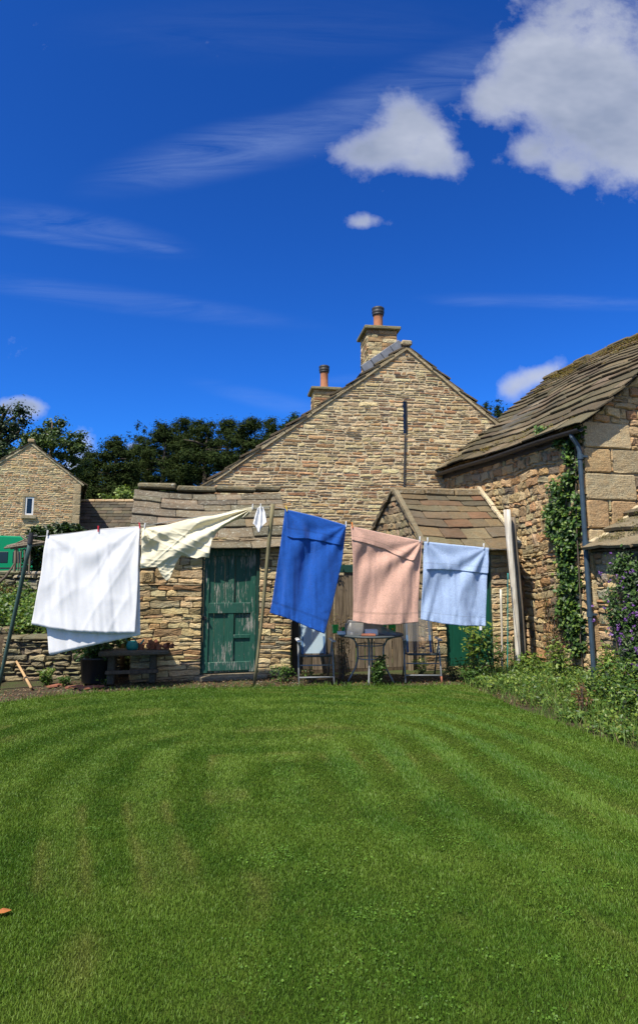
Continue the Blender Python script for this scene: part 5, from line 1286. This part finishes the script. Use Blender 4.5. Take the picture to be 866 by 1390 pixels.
# --- towels
m_blue = cloth_mat('royal_blue_terry', (.014, .10, .44), 'terry', .1); m_pink = cloth_mat('salmon_pink_terry', (.74, .45, .34), 'terry', .15); m_lb = cloth_mat('light_blue_terry', (.45, .58, .92), 'terry', .15)
def hem(kb, kw, strength=.86, edges=()):
    def f(k, u):
        c = np.ones((len(k), 3))
        for a, b in edges:
            q = (k > a)&(k < b); c[q] *= strength
        return c
    return f
pb = [ls(388, 691), ls(470, 713)]
def f_blue(u, k, s, z):
    a = .018*math.sin(2*math.pi*(1.3*u+.1))+.065*ar(s-.15*z, z, 6, .55, 63)+.03*ar(s+.18*z, z, 12, .9, 64)+.010*ar(s, z, 26, 1.2, 65)
    a += .030*rad(s, z, *pb[0], 10, 1.2, .7)+.030*rad(s, z, *pb[1], 10, .3, .7)+.015*rn(s+.3*z, z, 3.0, 61)+.006*rn(s, z, 14, 62)
    if k < .6: a += .030*ar(s, 0, 22, 1, 91)*(1-k/.6)
    if k > 3.2: a = a*.97+.008*ar(s, 0, 16, 1, 94)*(k-3)*.6
    return a*tfac(s, z, pb, .4)
cloth('bath_towel', 'royal blue bath towel with a folded over top flap', 'towel', m_blue, [
    (.0, [(366.5, 832), (386, 838), (404, 845), (422, 853), (440, 860)]), (-.008, [(371.5, 805), (449, 830)]), (-.008, [(380, 745), (390, 748), (464, 765)]),
    (.004, [(387, 691.5), (428, 701), (470, 713.5)]), (.010, [(389, 706), (428, 714), (466, 724)]), (.014, [(390, 728), (397, 731), (420, 731.5), (440, 735.5), (464, 741)])],
    f_blue, 90, 18, .009, 4, hem(0, 0, .8, [(.52, .60), (4.4, 4.5)]))
pp = [ls(477, 714), ls(572, 734)]
def f_pink(u, k, s, z):
    a = .012*math.sin(2*math.pi*(1.2*u+.3))+.050*ar(s-.45*z, z, 5, .5, 73)+.022*ar(s-.2*z, z, 11, .9, 74)+.008*ar(s, z, 26, 1.2, 75)
    a += .024*rad(s, z, *pp[0], 9, 1.9, .7)+.040*rad(s, z, *pp[1], 11, .1, 1.0)+.015*rn(s-.4*z, z, 3.0, 71)+.005*rn(s, z, 14, 72)
    if k < .6: a += .026*ar(s, 0, 20, 1, 92)*(1-k/.6)
    if k > 3.1: a = a*.97+.008*ar(s, 0, 14, 1, 95)*(k-3)*.6
    return a*tfac(s, z, pp, .4)
cloth('bath_towel', 'salmon pink bath towel with a slanting folded flap', 'towel', m_pink, [
    (.0, [(479, 843), (497, 846.5), (520, 848.5), (545, 847), (567.5, 844.5)]), (-.008, [(480, 820), (567.5, 822)]), (-.008, [(479, 765), (570, 775)]),
    (.004, [(476, 714.5), (520, 724), (573, 735)]), (.010, [(477, 722), (500, 726), (530, 735), (556, 745), (570, 739)]), (.014, [(477, 733), (497, 737.5), (512, 742), (523, 745), (535, 752.5), (560, 762), (569, 744)])],
    f_pink, 90, 18, .009, 5, hem(0, 0, .82, [(.52, .60), (4.45, 4.55)]))
pl_ = [ls(578, 736), ls(660, 744)]
def f_lb(u, k, s, z):
    a = .012*math.sin(2*math.pi*(1.1*u+.55))+.050*ar(s+.3*z, z, 5.5, .5, 83)+.024*ar(s-.3*z, z, 12, .9, 84)+.008*ar(s, z, 26, 1.2, 85)
    a += .028*rad(s, z, *pl_[0], 9, .9, .7)+.040*rad(s, z, *pl_[1], 10, 1.1, .9)+.015*rn(s-.3*z, z, 3.2, 81)+.005*rn(s, z, 14, 82)
    if k < .6: a += .026*ar(s, 0, 21, 1, 93)*(1-k/.6)
    if k > 3.1: a = a*.97+.008*ar(s, 0, 15, 1, 96)*(k-3)*.6
    return a*tfac(s, z, pl_, .4)
cloth('bath_towel', 'pale blue bath towel with a wide folded top, nearest the barn', 'towel', m_lb, [
    (.0, [(571.5, 841), (600, 846.5), (630, 849.5), (659, 850)]), (-.008, [(572.5, 820), (659.5, 828)]), (-.008, [(574, 780), (661, 788)]),
    (.004, [(575.5, 735.5), (615, 739.5), (663, 744)]), (.010, [(576, 755), (615, 759), (662.5, 762)]), (.014, [(578, 773), (600, 773), (625, 774.5), (645, 777), (661.5, 778.5)])],
    f_lb, 90, 18, .009, 6, hem(0, 0, .85, [(.5, .58), (4.45, 4.55)]))
w = lpt(652, 852, -.01); mb = MB(); mb.box(-.018, .018, -.002, .002, -.035, .02, bev=.001); o = mb.build('care_tag', [M['white_plastic']]); 
tw = bpy.data.objects['bath_towel.002']; o.parent = tw; o.location = w-np.array(tuple(tw.location))
# --- pegs
def peg_mesh(mat, nm='clothes_peg'):
    e = empty(nm, (0, 0, 0), LA)
    mb = MB()
    for s_ in (-1, 1):
        mb.box(-.007, .007, -.004, .004, -.04, .042, T=lambda p, s=s_: (p[0], p[1]+s*(.009+abs(p[2]+.01)*.10), p[2]), bev=.0015)
    mb.build('prong', [mat], e)
    mb = MB(); mb.tube([(-.010, 0, .0), (.010, 0, .0)], .007, 8); mb.build('spring', [M['metal']], e); return e
pegs = [(65, 724, 'white_plastic', 'white peg at the left end of the white sheet'), (134, 718, 'red', 'red peg at the middle of the white sheet top'), (190, 713.5, 'red', 'red peg at the right end of the white sheet'), (197, 714, 'white_plastic', 'white peg at the left end of the cream cloth'),
        (343, 688, 'white_plastic', 'white peg gripping the twisted end of the cream cloth'), (354, 687.5, 'white_plastic', 'white peg on the small white cloth'), (389, 690.5, 'yellow', 'yellow peg at the top left of the blue towel'), (469.5, 711.5, 'white_plastic', 'white peg at the right end of the blue towel'),
        (478, 713, 'orange', 'orange peg at the left end of the pink towel'), (569.5, 732, 'white_plastic', 'white peg at the right end of the pink towel'), (580, 733.5, 'white_plastic', 'white peg at the left end of the light blue towel'), (656, 741.5, 'white_plastic', 'white peg at the right end of the light blue towel')]
protos = {}
for (px, py, mt, lb) in pegs:
    if mt not in protos: protos[mt] = o = peg_mesh(M[mt])
    else:
        src = protos[mt]; o = src.copy(); COL.objects.link(o)
        for ch in list(src.children):
            c = ch.copy(); COL.objects.link(c); c.parent = o
    o.location = lpt(px, py, .008); o.rotation_euler = (0, R(rnd.uniform(-12, 12)), LA); tag(o, lb, 'clothes peg', 'pegs on the clothes line')

# ================================================================== CLIMBERS AND FLOWER BED ON THE RIGHT
def B(x, y, z):
    c_, s_ = math.cos(A3), math.sin(A3); return np.array((C3[0]+x*c_-y*s_, C3[1]+x*s_+y*c_, z))
nB = (math.cos(A3), math.sin(A3), 0)
def wallp(px, py, off=.06): return on_plane(px, py, B(-off, 0, 0), nB)
e = empty('ivy_climber', B(-.05, .6, 0), 0, 'green leafy creeper climbing the barn wall beside the blue downpipe', 'climber')
r_ = np.random.default_rng(77); cs = [(778, 605, .12, .16), (782, 625, .12, .18), (779, 648, .12, .15), (775, 665, .16, .15), (766, 690, .26, .2), (768, 712, .3, .2), (776, 728, .3, .2), (778, 750, .25, .2), (770, 740, .2, .2), (776, 775, .22, .15), (779, 790, .2, .15), (776, 808, .2, .13), (772, 825, .15, .12), (784, 830, .15, .12), (785, 848, .2, .15), (788, 865, .2, .15), (780, 790, .2, .15), (792, 880, .1, .12), (755, 700, .12, .2), (757, 665, .12, .1), (786, 700, .15, .25), (764, 600, .1, .05), (745, 588, .22, .05), (785, 590, .15, .07)]
P = []
for (px, py, rx, rz) in cs:
    for q_ in range(int(3+rx*rz*230)):
        a_, b_ = r_.normal(0, .55, 2); c = wallp(px-4, py, .04)+a_*rx*np.array((-math.sin(A3), math.cos(A3), 0))+b_*rz*np.array((0, 0, 1))
        n = int(r_.uniform(18, 85)); v = r_.normal(0, .45, (n, 3)); rr_ = r_.uniform(.04, .11)
        P.append(c+np.outer(v[:, 0]*rr_, (-math.sin(A3), math.cos(A3), 0))+np.outer(np.abs(v[:, 1])*.16-.03, (-math.cos(A3), -math.sin(A3), 0))+np.outer(v[:, 2]*rr_*1.3, (0, 0, 1)))
P = np.concatenate(P)-np.array(tuple(e.location))
leaves('foliage', P, .062, GREEN+GREEN_Y[:1]+[((.02, .05, .012), 6)], 'leaf', e, .72, .15, 77, outward=np.array((-1.0, -.6, .2)))
mb = MB(); 
for (a, b) in (((782, 905), (772, 800)), ((778, 905), (768, 830)), ((790, 905), (788, 830)), ((772, 800), (766, 700)), ((788, 830), (780, 600)), ((766, 700), (779, 620)), ((768, 830), (752, 690)), ((752, 860), (757, 800))):
    p0 = wallp(*a, .06); p1 = wallp(*b, .07); mb.tube([p0-np.array(tuple(e.location)), (p0+p1)/2-np.array(tuple(e.location))+np.array((-.03, -.02, 0)), p1-np.array(tuple(e.location))], [.012, .01, .006], 6)
mb.build('stem', [M['bark']], e)
e = empty('dead_creeper', wallp(746, 880, .05), 0, 'brown dying creeper strands on the barn wall left of the green one', 'climber'); P = []; mb = MB()
for i in range(9):
    x0 = 742+i*3; top = r_.uniform(800, 850); p0 = wallp(x0, 900, .06); p1 = wallp(x0+r_.uniform(-6, 8), top, .07); mb.tube([p0-np.array(tuple(e.location)), p1-np.array(tuple(e.location))], [.005, .003], 5)
    t = r_.random((60, 1)); P.append(p0+(p1-p0)*t+r_.normal(0, .04, (60, 3)))
mb.build('stem', [M['bark']], e); leaves('foliage', np.concatenate(P)-np.array(tuple(e.location)), .045, [((.12, .07, .03), 3), ((.06, .08, .02), 2), ((.2, .13, .06), 1)], 'leaf', e, .5, .2, 79, outward=np.array((-1.0, -.6, .2)))
# clematis
e = empty('clematis', B(-.2, -1.2, 0), 0, 'dense clematis with small purple flowers covering the lean-to wall', 'climber'); e0 = np.array(tuple(e.location)); r_ = np.random.default_rng(88); P = []; FL = []
for i in range(210):
    yy = -r_.uniform(.5, 3.2); zz = r_.uniform(.2, 1.78)
    if yy > -.95 and r_.random() < .75: continue
    depth = .05+.22*r_.random()*(1.9-zz)/1.5+.05; c = B(-depth, yy, zz); n = 190; v = r_.normal(0, .55, (n, 3)); P.append(c+v*np.array((.10, .16, .15)))
    if r_.random() < .7:
        for q in range(3): FL.append(c+r_.normal(0, .1, 3)+np.array((-.10, -.06, 0)))
P = np.concatenate(P); leaves('foliage', P-e0, .05, DARKG+GREEN+[((.05, .09, .02), 3)], 'leaf', e, .6, .2, 88, outward=np.array((-.8, -.8, .2)))
FL = np.array(FL); r2 = np.repeat(FL, 5, axis=0)+r_.normal(0, .011, (len(FL)*5, 3)); leaves('blossom', r2-e0, .028, [((.14, .05, .24), 3), ((.22, .10, .32), 2), ((.09, .03, .17), 2)], 'leaf', e, .7, .1, 89, outward=np.array((-1.0, -1.0, .2)))
mb = MB()
for i in range(12):
    yy = -.7-i*.2; mb.tube([B(-.1, yy, 0)-e0, B(-.16, yy+.1, .8)-e0, B(-.1, yy-.1, 1.7)-e0], [.012, .009, .005], 6)
mb.build('stem', [M['bark']], e)
# flower bed ground cover
bed = [(2.05, 9.30), (2.30, 8.45), (2.45, 7.75), (2.55, 7.15), (2.75, 6.45), (2.86, 5.95), (3.3, 4.9), (6.0, 4.9), (5.05, 7.4), (4.25, 9.8), (3.6, 11.4), (2.9, 10.6)]
P = clumps([(x_+.16, y_+.1) for x_, y_ in bed], 280, 110, .16, .17, 500); tag(leaves('bed_plants', P, .042, GREEN+GREEN_Y+GREEN_Y, seed=500, aspect=.65), kind='stuff')
P2 = clumps([(3.35, 8.2), (3.45, 6.9), (3.45, 6.2), (3.75, 5.2), (5.8, 5.2), (4.9, 7.6), (4.3, 9.3)], 150, 130, .24, .5, 510); tag(leaves('undergrowth', P2, .045, GREEN+GREEN_Y+DARKG[:1], seed=510, aspect=.65), kind='stuff')
r_ = np.random.default_rng(91); q = r_.choice(len(P2), 150); F_ = P2[q]+np.array((0, 0, .06)); F_ = np.repeat(F_, 5, axis=0)+r_.normal(0, .013, (150*5, 3)); tag(leaves('purple_flowers', F_, .025, [((.14, .05, .24), 3), ((.22, .10, .32), 2)], seed=511, aspect=.7), kind='stuff')
x_, y_ = scatter(bed, 9000, 77); k_ = ~inside(x_, y_); x_, y_ = x_[k_], y_[k_]
cg_ = np.array([(.10, .19, .03), (.16, .24, .05), (.07, .13, .02), (.25, .2, .09)])[rng.choice(4, len(x_), p=[.4, .3, .22, .08])]
tag(blades('rough_grass', x_, y_, gz(x_, y_), .05+.15*rng.random(len(x_)), .007*np.ones(len(x_)), cg_, 1.1), kind='stuff')
# bare brown patch / dead stalks in the bed
x, y = wpos(797, 975); weeds(x, y+.12, .16, .42, 200, 520, [((.22, .10, .05), 3), ((.14, .07, .04), 2)], 'dead rusty brown stalks at the bed edge below the downpipe', .04, 'dead_stalks', 'plant', .25, 12, up=.05)
tall = [(760, 928, .6, 'tall green sprig in the bed left of the downpipe foot'), (820, 935, .6, 'tall green sprig in the bed right of the downpipe foot'), (715, 918, .35, 'green sprig in the bed by the leaning posts')]
for i, (px, py, h_, lb) in enumerate(tall):
    x, y = wpos(px, py); weeds(x, y, .22, h_, 420, 530+i, GREEN_Y, lb, .06, 'garden_plant', 'plant', .45, 8)
# moss cushions on the lean-to roof
r_ = np.random.default_rng(93); P = []
for i in range(60):
    y_ = -r_.uniform(.1, 1.4); x_ = r_.uniform(0.0, 1.3); c = B(x_, y_, 2.06+x_*.63); n = 60; P.append(c+r_.normal(0, .05, (n, 3))*np.array((1, 1, .35)))
o = leaves('moss', np.concatenate(P)-np.array(tuple(lean.location)), .022, [((.10, .11, .03), 3), ((.16, .13, .04), 2), ((.06, .05, .02), 2)], 'leaf', None, .7, .6, 93)
o.parent = lean; o.rotation_euler = (0, 0, -A3)
P = []
for i in range(150):
    y_ = r_.uniform(-.1, 4.6); x_ = 3.0-abs(r_.normal(0, .35)); c = B(x_, y_, EZ+(x_+.14)*.78+.07); n = 34; P.append(c+r_.normal(0, .06, (n, 3))*np.array((1, 1.4, .3)))
for i in range(40):
    y_ = r_.uniform(-.1, 4.6); x_ = r_.uniform(-.1, .2); c = B(x_, y_, EZ+(x_+.14)*.78+.05); n = 24; P.append(c+r_.normal(0, .05, (n, 3))*np.array((1, 1.4, .3)))
o = leaves('moss', np.concatenate(P)-np.array(tuple(barn.location)), .03, [((.22, .16, .04), 3), ((.14, .13, .03), 3), ((.12, .07, .03), 2)], 'leaf', None, .7, .6, 94)
o.parent = barn; o.rotation_euler = (0, 0, -A3)
# orange leaf on the lawn
p = on_z(4, 1250, 0); mb = MB(); vs = [(-.035, 0, .012), (-.01, .02, .02), (.02, .022, .014), (.04, .0, .02), (.015, -.02, .018), (-.015, -.02, .014), (0, 0, .022)]
mb.add(vs, [(i, (i+1) % 6, 6) for i in range(6)], (.5, .18, .05)); o = mb.build('fallen_leaf', [M['leaf']]); o.location = (p[0], p[1], .026); tag(o, 'curled orange brown fallen leaf on the lawn at the left edge', 'leaf')

# ================================================================== SKY, SUN, CAMERA
wd = bpy.data.worlds.new('World'); scene.world = wd; wd.use_nodes = True; nt = wd.node_tree; nt.nodes.clear(); g = G(nt)
SUN_EL, SUN_AZ = R(56), R(-125)   # azimuth as a maths angle in the xy plane
sd = np.array((math.cos(SUN_AZ)*math.cos(SUN_EL), math.sin(SUN_AZ)*math.cos(SUN_EL), math.sin(SUN_EL)))
sky = g.n('ShaderNodeTexSky'); sky.sky_type = 'NISHITA'; sky.sun_disc = False; sky.sun_elevation = SUN_EL; sky.sun_rotation = math.atan2(sd[0], sd[1]); sky.altitude = 300; sky.air_density = 1.0; sky.dust_density = 1.1; sky.ozone_density = 3.0
tc = g.n('ShaderNodeTexCoord').outputs['Generated']; sp = g.n('ShaderNodeSeparateXYZ'); g.l(tc, sp.inputs[0])
yy = g.m('MAXIMUM', g.m('ABSOLUTE', sp.outputs[1]), .08); U_ = g.m('DIVIDE', sp.outputs[0], yy); W_ = g.m('DIVIDE', sp.outputs[2], yy)
def dirxy(px, py): r0 = ray(px, py); return r0[0]/r0[1], r0[2]/r0[1]
cv = g.n('ShaderNodeCombineXYZ'); g.l(U_, cv.inputs[0]); g.l(W_, cv.inputs[1]); cvec = cv.outputs[0]
dw_ = g.n('ShaderNodeTexNoise'); g.l(cvec, dw_.inputs['Vector']); dw_.inputs['Scale'].default_value = 14; dw_.inputs['Detail'].default_value = 3
wn = g.n('ShaderNodeTexNoise'); wn.inputs['Distortion'].default_value = .35; g.l(cvec, wn.inputs['Vector']); wn.inputs['Scale'].default_value = 9; wn.inputs['Detail'].default_value = 5; wn.inputs['Roughness'].default_value = .6
def blob(px, py, rx, ry, rot=0.0, fx=0.0):
    """soft ellipse in direction space: 1 at the centre, 0 at the rim, negative outside"""
    cx, cy = dirxy(px, py); e1 = dirxy(px+rx, py); e2 = dirxy(px, py-ry); a = abs(e1[0]-cx); b = abs(e2[1]-cy)
    du = g.m('SUBTRACT', U_, cx); dv = g.m('SUBTRACT', W_, cy); c_, s_ = math.cos(rot), math.sin(rot)
    uu = g.m('DIVIDE', g.m('ADD', g.m('MULTIPLY', du, c_), g.m('MULTIPLY', dv, s_)), a); vv = g.m('DIVIDE', g.m('SUBTRACT', g.m('MULTIPLY', dv, c_), g.m('MULTIPLY', du, s_)), b)
    r2_ = g.m('ADD', g.m('MULTIPLY', uu, uu), g.m('MULTIPLY', vv, vv))
    return g.m('EXPONENT', g.m('MULTIPLY', r2_, -fx)) if fx else g.m('SUBTRACT', 1.0, g.m('SQRT', r2_))
blobs = [(554, 150, 52, 48, 0), (490, 208, 56, 30, .15), (600, 222, 44, 32, -.3), (545, 200, 66, 40, 0), (575, 190, 40, 40, 0),
         (492, 300, 38, 16, 0), (800, 30, 120, 120, -.3), (850, 150, 120, 90, 0), (715, 90, 62, 70, -.4), (780, 130, 90, 70, 0), (662, 135, 44, 36, 0), (770, 235, 28, 24, 0), (860, 210, 110, 48, 0), (720, 205, 40, 26, 0),
         (700, 522, 44, 24, .5), (740, 505, 40, 16, .3), (40, 553, 36, 18, 0), (14, 552, 30, 16, 0), (112, 604, 26, 34, 0), (182, 606, 14, 6, 0), (98, 632, 18, 14, 0)]
dens = None
for b_ in blobs:
    v_ = blob(*b_, 1.6); dens = v_ if dens is None else g.m('ADD', dens, v_)
dens = g.m('SUBTRACT', g.m('MINIMUM', dens, 1.5), .26)
nz = g.m('SUBTRACT', wn.outputs['Fac'], .5); nz2 = g.m('SUBTRACT', g.noise(cvec, 30, 5, .65), .5)
d2 = g.m('ADD', g.m('ADD', dens, g.m('MULTIPLY', nz, 1.5)), g.m('MULTIPLY', nz2, .8))
cm = g.ramp(d2, [(.06, 0.0), (.3, .2), (.7, .68), (1.0, .92)], 'LINEAR')
front = g.m('GREATER_THAN', sp.outputs[1], 0)
cm = g.m('MULTIPLY', cm, front)
# thin cirrus streaks
def streak(px, py, rx, ry, rot, amp, seed):
    b_ = g.m('MAXIMUM', blob(px, py, rx, ry, rot), 0.0); n_ = g.noise(g.mapv(cvec, (2.6, 20, 1), (0, 0, -rot), (seed, seed*2, 0)), 1, 6, .68, 1.3)
    return g.m('MULTIPLY', g.m('MULTIPLY', g.ramp(b_, [(0, 0.0), (.8, 1.0)], 'EASE'), g.ramp(n_, [(.32, .0), (.78, 1.0)])), amp)
st = None
for a_ in ((300, 205, 230, 46, .28, .34, 1.0), (540, 130, 300, 50, .42, .30, 2.0), (110, 310, 190, 30, -.22, .26, 3.0), (150, 405, 330, 22, -.14, .22, 4.0), (215, 336, 40, 8, -.15, .3, 5.0), (60, 322, 130, 10, -.17, .25, 9.0), (760, 410, 220, 14, -.03, .18, 6.0), (640, 410, 70, 9, .0, .14, 7.0), (380, 40, 380, 60, .0, .06, 8.0), (370, 545, 140, 18, -.25, .16, 10.0), (470, 515, 60, 10, .1, .12, 11.0)):
    v_ = streak(*a_); st = v_ if st is None else g.m('ADD', st, v_)
st = g.m('MULTIPLY', g.m('MINIMUM', g.m('MULTIPLY', st, .75), .5), front)
skc = g.mix(1.0, sky.outputs[0], (.31, .85, 1.50), 'MULTIPLY')
gi = g.mix(1.0, skc, (1/6, 1/6, 1/6), 'MULTIPLY'); gg = g.n('ShaderNodeGamma'); gg.inputs[1].default_value = 1.32; g.l(gi, gg.inputs[0]); gmx = g.mix(1.0, gg.outputs[0], (7.6, 7.6, 7.6), 'MULTIPLY')
gm = g.n('ShaderNodeGamma'); gm.inputs[1].default_value = 1.0; g.l(gmx, gm.inputs[0])
shade = g.noise(g.mapv(cvec, (1, 1.6, 1), loc=(.0, .0, 3)), 4.5, 4, .55)
thick_ = g.ramp(d2, [(.35, 0.0), (1.25, 1.0)])
cc_ = g.mix(g.m('MULTIPLY', thick_, g.ramp(shade, [(.35, .2), (.65, 1.0)])), (7.4, 7.8, 8.8), (3.9, 4.5, 5.7))
c1 = g.mix(st, gm.outputs[0], (5.0, 6.6, 10.0)); c2 = g.mix(g.m('MULTIPLY', cm, .9), c1, cc_)
# unseen white clouds added as neutral fill light (sides, overhead and behind the viewer)
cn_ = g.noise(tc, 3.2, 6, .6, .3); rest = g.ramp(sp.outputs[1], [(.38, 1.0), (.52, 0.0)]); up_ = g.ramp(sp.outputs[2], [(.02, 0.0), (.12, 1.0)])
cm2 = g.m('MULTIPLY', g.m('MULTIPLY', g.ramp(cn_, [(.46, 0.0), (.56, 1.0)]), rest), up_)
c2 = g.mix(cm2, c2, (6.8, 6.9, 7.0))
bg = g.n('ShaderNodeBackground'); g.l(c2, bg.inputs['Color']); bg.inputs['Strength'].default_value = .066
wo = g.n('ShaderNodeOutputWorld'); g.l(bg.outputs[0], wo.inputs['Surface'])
li = bpy.data.lights.new('sun', 'SUN'); li.energy = 5.0; li.angle = R(.53); li.color = (1.0, .93, .81); so = bpy.data.objects.new('sun', li); COL.objects.link(so)
so.rotation_euler = Vector(tuple(sd)).to_track_quat('Z', 'Y').to_euler(); so.location = (-3, -6, 12)
cam = bpy.data.cameras.new('camera'); co = bpy.data.objects.new('camera', cam); COL.objects.link(co); scene.camera = co
co.location = (0, 0, EYE); co.rotation_euler = (math.pi/2+PITCH, 0, 0); cam.sensor_fit = 'VERTICAL'; cam.sensor_height = 36.0
cam.lens = 36.0*FPX/1390.0; cam.shift_y = -(695-650)/1390.0; cam.clip_end = 3000; cam.clip_start = .05
scene.view_settings.view_transform = 'Standard'; scene.view_settings.look = 'None'; scene.view_settings.exposure = 0.5; scene.view_settings.gamma = 1.0; scene.view_settings.use_curve_mapping = False
scene.render.engine = 'CYCLES'; cy = scene.cycles; cy.use_denoising = True; cy.denoiser = 'OPENIMAGEDENOISE'; cy.denoising_prefilter = 'ACCURATE'
cy.max_bounces = 6; cy.diffuse_bounces = 3; cy.transparent_max_bounces = 10; cy.sample_clamp_indirect = 6; cy.use_adaptive_sampling = True; cy.adaptive_threshold = .01
scene.render.resolution_x = 637; scene.render.resolution_y = 1024
